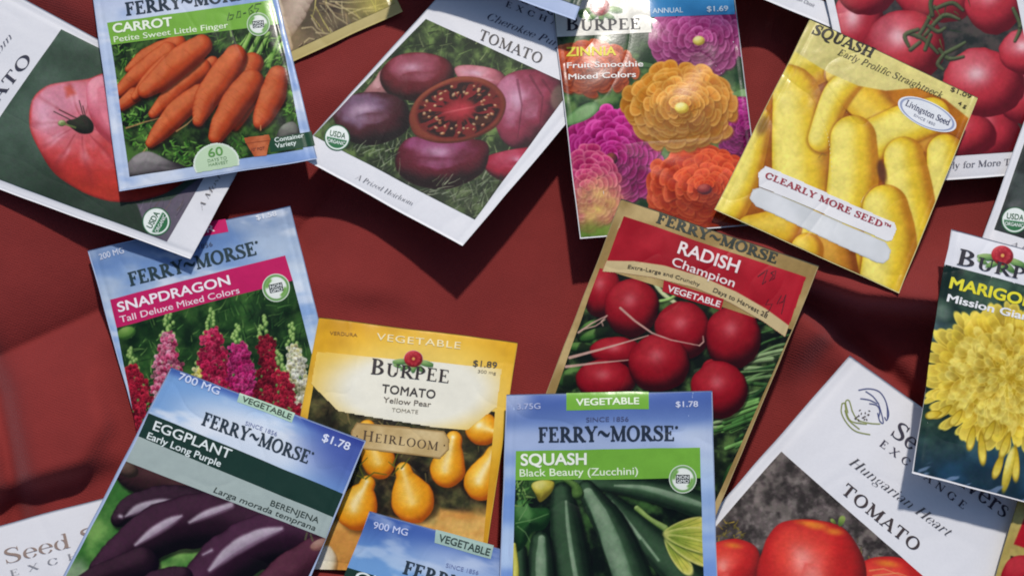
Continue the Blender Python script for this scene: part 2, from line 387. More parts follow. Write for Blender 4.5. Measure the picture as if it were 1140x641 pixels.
    def _shade(s, z, a, nx, ny, nz, cd, cm, cl, lx, ly, spec, tex):
        L = np.array([lx, ly, .75]); L = L/np.linalg.norm(L)
        k = np.clip(nx*L[0]+ny*L[1]+nz*L[2], 0, 1)
        k = k+(tex*.7)*(noise(s.X[z], s.Y[z], 14, 8, 3)-.5)+.03*(noise(s.X[z], s.Y[z], 4, 9, 2)-.5)
        k1 = sm(0, .65, k)[..., None]; k2 = sm(.6, 1.0, k)[..., None]
        c = np.asarray(cd, float)*(1-k1)+np.asarray(cm, float)*k1; c = c*(1-k2)+np.asarray(cl, float)*k2
        if spec is not None:
            cs, pw, am = spec; hv = L+np.array([0, 0, 1]); hv /= np.linalg.norm(hv)
            h = np.clip(nx*hv[0]+ny*hv[1]+nz*hv[2], 0, 1)**pw*am
            c = c*(1-h[..., None])+np.asarray(cs, float)*h[..., None]
        s.mix(z, a, c)
    def ball(s, cx, cy, rx, ry, ang, cd, cm, cl, lx=-.3, ly=-.6, soft=.8, spec=None, tex=0, a=1.0):
        R = max(rx, ry)+2; z = s.sl(cx-R, cy-R, cx+R, cy+R)
        if z is None: return
        c, q = math.cos(math.radians(ang)), math.sin(math.radians(ang))
        X, Y = s.X[z]-cx, s.Y[z]-cy; ex = (X*c+Y*q)/rx; ey = (-X*q+Y*c)/ry; r = np.hypot(ex, ey)*(1+(.11*(noise(s.X[z]+cx, s.Y[z], 13, 2, 2)-.5) if min(rx, ry) > 7 else 0))
        nz = np.sqrt(np.clip(1-r*r, 0, 1)); fx = ex*c-ey*q; fy = ex*q+ey*c
        s._shade(z, a*sm(soft, -soft, (r-1)*min(rx, ry)), fx, fy, nz, cd, cm, cl, lx, ly, spec, tex)
    def ell(s, cx, cy, rx, ry, ang, c, soft=.8, a=1.0):
        R = max(rx, ry)+soft+1; z = s.sl(cx-R, cy-R, cx+R, cy+R)
        if z is None: return
        co, q = math.cos(math.radians(ang)), math.sin(math.radians(ang)); X, Y = s.X[z]-cx, s.Y[z]-cy
        r = np.hypot((X*co+Y*q)/rx, (-X*q+Y*co)/ry); s.mix(z, a*sm(soft, -soft, (r-1)*min(rx, ry)), c)
    def tube(s, pts, cd, cm, cl, lx=-.3, ly=-.6, soft=.8, spec=None, tex=0, a=1.0, streak=0):
        p = np.array(pts, float); P = []
        n = len(p)
        for i in range(n-1):
            a0, b, c, d = p[max(i-1, 0)], p[i], p[i+1], p[min(i+2, n-1)]
            for t in np.linspace(0, 1, 5, endpoint=False): P.append(.5*(2*b+(-a0+c)*t+(2*a0-5*b+4*c-d)*t*t+(-a0+3*b-3*c+d)*t**3))
        P.append(p[-1]); P = np.array(P); R = P[:, 2].max()+2
        z = s.sl(P[:, 0].min()-R, P[:, 1].min()-R, P[:, 0].max()+R, P[:, 1].max()+R)
        if z is None: return
        X, Y = s.X[z], s.Y[z]; B = np.full(X.shape, 9.0); NX = np.zeros(X.shape); NY = np.zeros(X.shape); RR = np.ones(X.shape); SS = np.zeros(X.shape)
        acc = 0
        for a0, b in zip(P[:-1], P[1:]):
            dx, dy = b[0]-a0[0], b[1]-a0[1]; l = math.hypot(dx, dy)+1e-9
            t = np.clip(((X-a0[0])*dx+(Y-a0[1])*dy)/l/l, 0, 1); vx = X-a0[0]-t*dx; vy = Y-a0[1]-t*dy
            r = a0[2]+(b[2]-a0[2])*t; q = np.hypot(vx, vy)/r; m = q < B
            B[m] = q[m]; NX[m] = (vx/r)[m]; NY[m] = (vy/r)[m]; RR[m] = r[m]; SS[m] = (-vx*dy/l+vy*dx/l)[m]/r[m]
        if R > 6 and s.wob: B = B*(1+s.wob*(noise(X+P[0, 0], Y, 13, 2, 2)-.5))
        nz = np.sqrt(np.clip(1-B*B, 0, 1))
        s._shade(z, a*sm(soft, -soft, (B-1)*RR), NX, NY, nz, cd, cm, cl, lx, ly, spec, tex)
        if streak:
            k = streak*sm(.4, .8, noise(SS*6+50, SS*0+3, 1, 4, 1))*sm(.3, -.3, (B-1)*RR)
            s.mix(z, k, cl)
    def curve(s, pts, w, c, a=1.0, w2=None):
        p = np.array(pts, float); P = []; n = len(p)
        for i in range(n-1):
            q, b, e, d = p[max(i-1, 0)], p[i], p[i+1], p[min(i+2, n-1)]
            for t in np.linspace(0, 1, 6, endpoint=False): P.append(.5*((2*b)+(-q+e)*t+(2*q-5*b+4*e-d)*t*t+(-q+3*b-3*e+d)*t**3))
        P.append(p[-1]); s.line(P, w, c, a, w2)
    def line(s, pts, w, c, a=1.0, w2=None, soft=.5):
        p = np.array(pts, float); z = s.sl(p[:, 0].min()-w-1, p[:, 1].min()-w-1, p[:, 0].max()+w+1, p[:, 1].max()+w+1)
        if z is None: return
        X, Y = s.X[z], s.Y[z]; D = np.full(X.shape, 1e9); n = len(p)-1
        for i, (q, b) in enumerate(zip(p[:-1], p[1:])):
            dx, dy = b-q; l2 = dx*dx+dy*dy+1e-9; t = np.clip(((X-q[0])*dx+(Y-q[1])*dy)/l2, 0, 1)
            ww = w if w2 is None else w+(w2-w)*(i+t)/n
            D = np.minimum(D, np.hypot(X-q[0]-t*dx, Y-q[1]-t*dy)-ww/2)
        s.mix(z, a*sm(soft, -soft*.8, D), c)
    def blades(s, pts, n, cols, ln=12, w=1.3, ang=None, spread=180, a=.9, seed=0, curve=.3):
        r = random.Random(seed); p = np.array(pts, float); x0, y0 = p.min(0); x1, y1 = p.max(0); k = 0
        while k < n:
            x, y = r.uniform(x0, x1), r.uniform(y0, y1)
            if s.sd(p, np.array([[x]]), np.array([[y]]))[0, 0] > 0: k += .2; continue
            k += 1; t = math.radians((ang if ang is not None else 0)+r.uniform(-spread, spread)); L = ln*r.uniform(.5, 1.2)
            t2 = t+r.uniform(-curve, curve); mx, my = x+L/2*math.cos(t), y+L/2*math.sin(t)
            c = np.array(cols[r.randrange(len(cols))], float)*r.uniform(.8, 1.15)
            s.line([(x, y), (mx, my), (mx+L/2*math.cos(t2), my+L/2*math.sin(t2))], w*r.uniform(.6, 1.3), np.clip(c, 0, 255), a, w2=w*.3)
    def petal(s, x, y, ang, L, W, cb, ct, edge=None, soft=.6, a=1.0):
        """one petal growing from x,y"""
        c, q = math.cos(ang), math.sin(ang); mx, my = x+c*L/2, y+q*L/2; R = max(L, W)/2+2
        z = s.sl(mx-R, my-R, mx+R, my+R)
        if z is None: return
        X, Y = s.X[z]-mx, s.Y[z]-my; e = (X*c+Y*q)/(L/2); f = (-X*q+Y*c)/(W/2*(1+.25*np.clip(e, -1, 1)))
        r = np.hypot(e, f); d = (r-1)*min(L, W)/2; t = sm(-1, .9, e)[..., None]
        col = np.asarray(cb, float)*(1-t)+np.asarray(ct, float)*t
        if edge is not None:
            k = (sm(.62, 1.0, r)*.75)[..., None]; col = col*(1-k)+np.asarray(edge, float)*k
        s.mix(z, a*sm(soft, -soft, d), col)

class Packet:
    def __init__(s, name, label, corners, zc, stock='white', group=None, gloss=0, bulge=1.2, wr=.25, seed=0, gap=.35, cat='seed packet'):
        s.q = corners; s.H = homog(UNIT, corners); s.Hi = np.linalg.inv(s.H); s.zc = zc; s.bulge = bulge; s.wr = wr; s.seed = seed
        s.gloss = gloss; s.holders = []; s.curl = 1.3; zc = s.zc = [k*.9 for k in zc]
        # drape over what already lies there
        global TOP, LOWEST
        U, V = ah(s.Hi, RXX, RYY); m = (U > -.02) & (U < 1.02) & (V > -.02) & (V < 1.02)
        base = s.base(U, V)
        need = np.where(m, np.maximum(0, TOP+gap+s.thick(U, V)-base), 0)
        need = np.clip(need, 0, 40)
        d = boxblur(boxblur(maxf(need, 7), 4), 3)
        s.D = d
        top = base+d
        TOP = np.where(m, top, TOP); LOWEST = np.where(m, np.minimum(LOWEST, top-s.thick(U, V)), LOWEST)
        s.lift = float(d[m].max()) if m.any() else 0
        print('PACKET', name, label[:30], 'lift %.1f' % s.lift)
        cx, cy = ah(s.H, .5, .5); u = np.array([cx]); v = np.array([cy])
        z = float(s.z(u, v)[0]); o = hit(u, v, np.array([(z-3)/1000]))[0]; s.org = o
        e = bpy.data.objects.new(name, None); COL.objects.link(e); e.location = o.tolist(); e.empty_display_size = .02
        e['label'] = label; e['category'] = cat
        if group: e['group'] = group
        s.e = e; s.body(stock)
    HOLD = ('seal', 'band', 'tab', 'plaque', 'badge', 'label', 'header_panel', 'title_panel')
    def reg(s, name, o, quad):
        # a plate or label printed on the packet; what is printed inside it becomes its sub-part
        q = np.array(quad, float).mean(0)
        if name in ('seal_plate', 'pot_emblem', 'plaque_nail', 'flower_emblem'): s.adopt(o, q[0], q[1]); return
        if any(k in name for k in s.HOLD) and 'window_label' != name or name == 'window_label': s.holders.append((o, quad))
    def adopt(s, o, x, y):
        for h, q in reversed(s.holders):
            H = homog(q, UNIT); u, v = ah(H, x, y)
            if -.02 < u < 1.02 and -.04 < v < 1.04:
                o.parent = h; return
    def thick(s, U, V):
        k = np.clip(4*np.clip(U, 0, 1)*(1-np.clip(U, 0, 1)), 0, 1)*np.clip(4*np.clip(V, 0, 1)*(1-np.clip(V, 0, 1)), 0, 1)
        return .45+s.bulge*.8*np.sqrt(k+1e-6)
    def base(s, U, V):
        a, b, c, d = s.zc; u = np.clip(U, -.1, 1.1); v = np.clip(V, -.1, 1.1)
        z = (a*(1-u)+b*u)*(1-v)+(d*(1-u)+c*u)*v
        u1 = np.clip(u, 0, 1); v1 = np.clip(v, 0, 1)
        k = (4*u1*(1-u1))*(4*v1*(1-v1))
        z = z+s.bulge*np.power(k+1e-5, .6)
        # one lifted corner, and a few sharper creases in the paper
        ck = s.seed % 4; cu, cv = ((1, 1), (0, 1), (1, 1), (0, 0))[ck]
        z = z+s.curl*np.clip(1-np.hypot((u1-cu)*1.0, (v1-cv)*1.1)/.32, 0, 1)**2
        cr = noise(u*5+noise(u*2, v*2, 1, s.seed+7, 1)*2, v*4, 1.3, s.seed+4, 2)
        z = z-s.wr*.9*np.exp(-np.abs(cr-.5)/.035)*.35
        e = np.minimum(np.minimum(u1, 1-u1)*1.0, 99); z = z-.22*np.exp(-((e-.035)/.012)**2)
        w = noise(u*6+3*noise(u*3, v*3, 1, s.seed+2, 1), v*8, 1.6, s.seed, 3)-.5
        return z+w*2*s.wr+.4*s.wr*np.sin(v1*3.1+s.seed)
    def z(s, X, Y):
        U, V = ah(s.Hi, X, Y); return s.base(U, V)+cubic(s.D, X, Y)
    def P(s, X, Y, lev=0):
        X = X+1.5*(noise(X, Y, 55, s.seed+1, 2)-.5); Y = Y+1.5*(noise(X, Y, 55, s.seed+6, 2)-.5)
        return hit(X, Y, (s.z(X, Y)+lev)/1000)-s.org
    def body(s, stock):
        n, mm = 90, 120
        u, v = np.meshgrid(np.linspace(0, 1, n), np.linspace(0, 1, mm))
        # very slightly irregular cut edges and rounded corners
        X, Y = ah(s.H, u, v); T = s.P(X, Y); th = .45+(s.thick(u, v)-.45)*.8
        B = s.P(X, Y, -th)
        V = np.concatenate([T.reshape(-1, 3), B.reshape(-1, 3)]); q = grid_quads(n, mm); N = n*mm
        i = np.arange(N).reshape(mm, n); ring_ = np.concatenate([i[0, :-1], i[:-1, -1], i[-1, :0:-1], i[:0:-1, 0]])
        side = np.stack([ring_, np.roll(ring_, -1), np.roll(ring_, -1)+N, ring_+N], -1)
        me = np_mesh('envelope', V, np.concatenate([q, q[:, ::-1]+N, side[:, ::-1]]))
        # front and back sheets smooth, the cut edge sharp
        k = len(q); me.polygons.foreach_set('use_smooth', np.array([True]*(2*k)+[False]*len(side)))
        link('envelope', me, STOCK[stock], s.e)
    def panel(s, name, quad, step, paint, lev=.1, mat=None, label=None):
        p = Panel(quad, step); paint(p)
        if name.endswith('_print') and name not in ('sky_print', 'yellow_print', 'tan_print'): p.photo()
        V = s.P(p.X, p.Y, lev).reshape(-1, 3)
        keep = None
        if p.mask is not None:
            k = p.mask; keep = k[1:, 1:] & k[:-1, :-1] & k[1:, :-1] & k[:-1, 1:]
        q = grid_quads(p.nx, p.ny, keep); C = lin(np.clip(p.C, 0, 255)).reshape(-1, 3)**(1.17 if name.endswith('_print') else 1.0)
        if keep is not None: V, q, C = compact(V, q, C)
        o = link(name, np_mesh(name, V, q, C), mat or [M_MATTE, M_GLOSS, M_FOIL][s.gloss], s.e)
        if label: o['label'] = label
        s.reg(name, o, quad)
        return o
    def disc(s, name, cx, cy, r, paint, lev=.16, ry=None, ang=0, step=.6):
        ry = ry or r; c, q = math.cos(math.radians(ang)), math.sin(math.radians(ang))
        n = 48; rings = max(6, int(r/step)); rr = np.linspace(0, 1, rings+1); a = np.linspace(0, 2*math.pi, n+1)
        A, R = np.meshgrid(a, rr); p = Panel([(0, 0), (1, 0), (1, 1), (0, 1)], .2)
        ex, ey = R*np.cos(A)*r, R*np.sin(A)*ry
        p.X = cx+ex*c-ey*q; p.Y = cy+ex*q+ey*c; p.nx = n+1; p.ny = rings+1; p.C = np.zeros(p.X.shape+(3,))
        p.R = R; p.sl = lambda *k: (slice(None), slice(None)); paint(p)
        V = s.P(p.X, p.Y, lev).reshape(-1, 3); q_ = grid_quads(p.nx, p.ny)[:, ::-1]
        o = link(name, np_mesh(name, V, q_, lin(np.clip(p.C, 0, 255)).reshape(-1, 3)*ALB), [M_MATTE, M_GLOSS, M_FOIL][s.gloss], s.e)
        if r > 3: s.reg(name, o, [(cx-r, cy-r), (cx+r, cy-r), (cx+r, cy+r), (cx-r, cy+r)])
        return o
    def text(s, name, txt, p0, p1, h, rgb, kind='sans', bold=0.0, lev=.22, shear=0, small=None, track=0.0, arc=0, rough=.45, joinwith=None):
        """lettering from baseline start p0 to baseline end p1 with cap height h (photo pixels)"""
        if kind == 'sans': V, P, w = sans_text(txt, bold, 1+track)
        else: V, P, w = serif_text(txt, bold, small, track)
        V = np.array(V); x0, y0 = p0; x1, y1 = p1; L = math.hypot(x1-x0, y1-y0); ux, uy = (x1-x0)/L, (y1-y0)/L
        t = (V[:, 0]+shear*V[:, 1])/w; sx = t*L; sy = V[:, 1]*h + arc*4*t*(1-t)
        X = x0+ux*sx+uy*sy; Y = y0+uy*sx-ux*sy
        W = s.P(X, Y, lev)
        me = bpy.data.meshes.new(name); me.from_pydata(W.tolist(), [], P); me.update()
        # faces up
        o = link(name, me, ink(rgb, rough), s.e)
        nz = sum(p.normal.z*p.area for p in me.polygons)
        if nz < 0: me.flip_normals()
        s.adopt(o, (x0+x1)/2+uy*h*.5, (y0+y1)/2-ux*h*.5)
        return o

STOCK = {'white': mat_paper('white_paper', (226, 226, 230)), 'tan': mat_paper('tan_paper', (192, 168, 120)), 'gold': mat_paper('yellow_paper', (226, 184, 70)), 'olive': mat_paper('olive_tan_paper', (190, 172, 104)),
         'blue': mat_paper('pale_blue_paper', (170, 188, 222)), 'green': mat_paper('green_paper', (60, 100, 60)), 'cream': mat_paper('cream_paper', (228, 216, 150))}
# ------------------------------------------------------------------ shared printed marks
def Z(s, ox, oy): return lambda *p: [(x/s+ox, y/s+oy) for x, y in zip(p[::2], p[1::2])]
z1 = Z(2.136, 0, 0); z2 = Z(2.136, 300, 0); z3 = Z(2.375, 580, 0); z4 = Z(1.942, 780, 0); z5 = Z(2.563, 80, 220); z6 = Z(2.651, 0, 400)
z7 = Z(2.129, 320, 340); z8 = Z(2.9, 540, 420); z9 = Z(2.373, 600, 210); z10 = Z(2.553, 780, 390); z11 = Z(1.6, 980, 160); z12 = Z(3.561, 960, 120)
def tb(f, pts):       # tube points x,y,r in zoom units
    return [(*f(pts[i], pts[i+1])[0], pts[i+2]/f.s if hasattr(f, 's') else pts[i+2]) for i in range(0, len(pts), 3)]
def tz(f, sc, *p): return [(*f(p[i], p[i+1])[0], p[i+2]/sc) for i in range(0, len(p), 3)]

def sky_print(top=(84, 112, 176), mid=(150, 182, 220), low=(208, 220, 234), seed=0, side=None):
    def f(p):
        v = p.V[..., None]
        c = np.array(top)*(1-sm(0, .16, v))+np.array(mid)*sm(0, .16, v); c = c*(1-sm(.12, .3, v))+np.array(low)*sm(.12, .3, v)
        s_ = np.array(side or (160, 190, 228)); k = sm(.22, .34, v); c = c*(1-k)+s_*k
        p.C[:] = c
        p.fog((232, 238, 242), (122, 158, 212), 46, seed, .35, .7, .45, 4, None, (.6, 1.3))
        p.fog((238, 240, 244), (238, 240, 244), 50, seed+3, .3, .7, .6, 4, sm(.56, .72, noise(p.X*.6, p.Y*1.4, 34, seed+5, 4)))
        p.grain(.04, 4)
    return f
def solid(c, g=.05, c2=None):
    def f(p):
        p.fill(c)
        if c2 is not None: p.fog(c, c2, 60, 4, .2, .8)
        p.grain(g, 5)
    return f
def seal_nongmo(P, cx, cy, r, ang=0):
    def f(p):
        p.fill((236, 240, 232)); R = p.R
        a = np.arctan2(p.Y-cy, p.X-cx)
        k = sm(.74, .8, R)*sm(.97, .92, R); p.tint((96, 150, 70), k*.85)
        p.tint((120, 170, 84), sm(.5, .6, R)*sm(.8, .74, R)*sm(.2, .7, np.sin(a*2+.6)))
        p.tint((210, 222, 200), sm(.97, 1, R))
    P.disc('non_gmo_seal', cx, cy, r, f, .15, ang=ang)
    c, s = math.cos(math.radians(ang)), math.sin(math.radians(ang)); w, h = r*.5, r*.3
    q = [(cx+a*c-b*s, cy+a*s+b*c) for a, b in ((-w, -h), (w, -h), (w, h), (-w, h))]
    P.panel('seal_plate', q, 1.0, solid((58, 66, 66)), .2)
    for k, t in ((-.04, 'NON'), (.9, 'GMO')):
        o = h*k
        a = (cx-w*.85-o*s, cy-w*.85*s/ (c or 1)*0+o*c); a = (cx+(-w*.85)*c-o*s, cy+(-w*.85)*s+o*c); b = (cx+(w*.85)*c-o*s, cy+(w*.85)*s+o*c)
        P.text('seal_lettering', t, a, b, h*.75, (236, 240, 236), bold=.02, lev=.26)
def seal_usda(P, cx, cy, r, ang=0):
    c, s = math.cos(math.radians(ang)), math.sin(math.radians(ang))
    def f(p):
        R = p.R; v = -(p.X-cx)*s+(p.Y-cy)*c
        p.fill((236, 242, 236)); p.tint((46, 112, 70), sm(-.05*r, .08*r, v-.05*r))
        p.tint((236, 242, 236), sm(.78, .82, R)*sm(.92, .89, R)); p.tint((40, 100, 62), sm(.9, .93, R))
    P.disc('organic_seal', cx, cy, r, f, .15, ang=ang, step=.5)
    def L(x, y): return (cx+x*c-y*s, cy+x*s+y*c)
    P.text('seal_lettering', 'USDA', L(-.62*r, -.06*r), L(.62*r, -.06*r), .42*r, (38, 96, 60), bold=.02, lev=.26)
    P.text('seal_lettering', 'ORGANIC', L(-.68*r, .46*r), L(.68*r, .46*r), .26*r, (236, 244, 238), bold=.015, lev=.26)
def rotL(cx, cy, ang):
    c, s = math.cos(math.radians(ang)), math.sin(math.radians(ang))
    return lambda x, y: (cx+x*c-y*s, cy+x*s+y*c)
def logo_flower(P, cx, cy, r, ang):
    """red blossom and leaves over the seed house wordmark"""
    L = rotL(cx, cy, ang)
    w = 2.3*r
    def f(p):
        p.fill((240, 240, 238))
        for sx, sy, rx, ry, an in ((-1.35, .45, 1.0, .34, -8), (1.45, .42, 1.0, .34, 10), (-.7, .95, .75, .3, -35), (.75, .95, .8, .3, 30), (.1, 1.1, .3, .5, 0), (-1.7, .95, .5, .2, 12)):
            x, y = L(sx*r, sy*r); p.ball(x, y, rx*r, ry*r, an+ang, (70, 110, 60), (110, 150, 84), (150, 180, 110), soft=.6)
        x, y = L(0, 0); p.ball(x, y, 1.02*r, .92*r, ang, (120, 24, 32), (184, 40, 50), (214, 80, 84))
        for k in range(14):
            a = k*2.4; q = r*.28*math.sqrt(k/3); p.petal(x+q*math.cos(a)*.4, y+q*math.sin(a)*.4, a, r*.6, r*.42, (150, 30, 40), (204, 66, 72), (130, 20, 32), .5, .7)
        p.ell(x, y, r*.16, r*.16, 0, (226, 170, 90))
        ex = (p.X-cx); ey = (p.Y-cy); c, s = math.cos(math.radians(ang)), math.sin(math.radians(ang))
        d = np.abs(p.C-np.array((240, 240, 238))).sum(-1)
        p.mask = d > 26
    q = [L(-w, -1.1*r), L(w, -1.1*r), L(w, 1.7*r), L(-w, 1.7*r)]
    P.panel('flower_emblem', q, .5, f, .2)
FM_NAVY = (28, 46, 62)
def fm_word(P, p0, p1, h, col=FM_NAVY, since=None, hs=None):
    P.text('brand_lettering', 'FERRY~MORSE®', p0, p1, h, col, 'serif', .022, lev=.24)
    if since: P.text('since_lettering', 'SINCE 1856', since[0], since[1], hs or h*.36, (86, 96, 130), 'sans', lev=.2)

GR = 'seed packets spread over the red cloth'
# order of construction = order of stacking, lowest first
# ================================================================== parsnip packet (gold border) at the top
def packet_parsnip():
    P = Packet('seed_packet', 'tan bordered packet with pale hairy roots, behind the carrot packet at the top edge', [(143, -142), (335, -230), (448, 13), (256, 101)], (9, 9, 9, 8), 'olive', GR, gloss=2, bulge=1.5, wr=.5, seed=3)
    q = [(152, -130), (332, -214), (440, 4), (262, 86)]
    def art(p):
        p.fill((70, 60, 56)); p.fog((52, 46, 46), (120, 104, 84), 14, 2, .3, .75)
        p.fog((150, 134, 104), (84, 72, 60), 30, 6, .5, .8, .6)
        p.tube([(330, -120, 46), (325, -40, 34), (322, 10, 20), (300, 50, 14)], (120, 100, 84), (196, 176, 158), (226, 208, 190), lx=.5)
        p.tube([(250, -90, 40), (300, 20, 18), (318, 52, 8)], (120, 100, 80), (204, 184, 160), (230, 214, 196), lx=.5)
        z = Z(6.333, 300, 0)
        for k in ((400, 30, 470, 120, 590, 200), (470, 20, 560, 80, 700, 170), (380, 10, 500, 60, 640, 70, 840, 20), (300, 130, 340, 200, 400, 240), (560, 100, 660, 60, 800, 60), (230, 200, 300, 190, 370, 260), (210, 330, 280, 270, 370, 290), (430, 10, 560, 20, 700, 10), (640, 150, 760, 100, 880, 70), (330, 230, 420, 240, 560, 220)):
            p.line(z(*k), 1.7, (206, 190, 150), .9, .5)
        p.blades([(350, -60), (440, -60), (436, 4), (340, 44)], 60, [(200, 186, 150), (160, 140, 104), (226, 214, 130)], 22, 1.2, 40, 60, .8, 4)
        m = sm(60, 10, np.hypot(p.X-430, (p.Y-6)*1.6)); p.tint((226, 214, 110), m*.6)
        m = sm(40, 12, np.hypot(p.X-312, (p.Y-50)*1.4)); p.tint((206, 180, 140), m*.5)
        p.blades(z(200, 330, 380, 260, 300, 330, 220, 370), 16, [(60, 50, 40)], 12, 1.6, -20, 30)
    P.panel('root_print', q, .9, art)
    return P

# ================================================================== white packet, top right
def packet_white():
    P = Packet('seed_packet', 'plain white packet end at the top edge, left of the round red tomatoes', [(868, -371), (1064, -290), (930, 33), (734, -48)], (22, 22, 22, 22), 'white', GR, bulge=1, wr=.3, seed=8)
    P.panel('picture_print', [(875, -250), (1010, -192), (925, 5), (755, -66)], 2.2, lambda p: (p.fill((70, 100, 70)), p.fog((60, 84, 60), (150, 60, 60), 30, 2)), .1)
    z = Z(5.83, 780, 0)
    P.text('strap_lettering', 'A Garden Classic', z(560, -30)[0], z(735, 48)[0], 4, (120, 120, 130), 'sans', shear=.25)
    return P

# ================================================================== round tomatoes, top right
def packet_tomato_round():
    P = Packet('seed_packet', 'packet of round bright red tomatoes on the vine, white strip below, upper right', [(889, -140), (1108, -152), (1182, 192), (965, 206)], (18, 14, 8, 12), 'white', GR, gloss=1, bulge=1.5, wr=.4, seed=5)
    q = [(902, -90), (1106, -100), (1150, 167), (966, 177)]
    q = homog(UNIT, P.q); f = lambda u, v: ah(q, u, v)
    quad = [tuple(float(k) for k in f(u, v)) for u, v in ((.04, .2), (.96, .2), (.96, .925), (.04, .925))]
    def art(p):
        p.fill((60, 66, 62)); p.fog((50, 56, 54), (92, 84, 80), 12, 3)
        S = dict(spec=((244, 214, 216), 26, .8), tex=.12)
        A = ((110, 28, 40), (190, 62, 74), (220, 112, 122))
        for x, y, rx, ry, s in z4x:
            p.ball(x, y, rx, ry, s, *A, lx=-.35, ly=-.45, **S)
        G = ((52, 50, 42), (84, 94, 66), (112, 122, 90))
        for k in (((1022, 42), (1030, 30), (1040, 8)), ((1030, 40), (1050, 18), (1068, 22)), ((1012, 38), (1028, 44), (1044, 60)), ((1022, 34), (1008, 40), (1012, 52)), ((1038, 18), (1036, 4), (1042, -12)), ((1030, 56), (1036, 40)), ((1042, 10), (1060, 4), (1072, 12)), ((1046, 56), (1056, 66), (1072, 64)), ((1052, 60), (1064, 54), (1074, 48)), ((1050, 62), (1044, 72), (1050, 78)), ((1024, 48), (1014, 56)), ((1128, 10), (1136, 30), (1130, 46)), ((1136, 30), (1144, 20), (1160, 18)), ((1034, 30), (1044, 36), (1052, 32))):
            p.tube([(x, y, 2.3-.7*i/len(k)+(i % 2)*.5) for i, (x, y) in enumerate(k)], *G, soft=1.1, tex=.5)
        p.blades([(1014, -20), (1080, -30), (1090, 20), (1040, 60)], 14, [(90, 126, 66), (50, 84, 44)], 12, 1.4, 60, 90, .7, 3)
    z4x = [(955, -60, 44, 40, 0), (1040, -70, 50, 44, 0), (1120, -60, 46, 44, 0), (955, 30, 30, 44, 0), (965, -12, 34, 30, 0), (1045, -8, 50, 34, 0), (1108, 0, 34, 38, 10), (1094, 150, 42, 30, 0), (1008, 130, 50, 40, 0), (1142, 104, 34, 34, 0),
           (1066, 150, 44, 26, 0), (1008, 52, 44, 40, 10), (1096, 92, 46, 38, 12), (1146, 58, 34, 26, 0)]
    P.panel('tomato_print', quad, .75, art, label=None)
    P.text('strap_lettering', 'Early for More Than a Month', (1044, 188), (1186, 181), 7, (100, 100, 112), 'serif', .0, shear=.12)
    return P

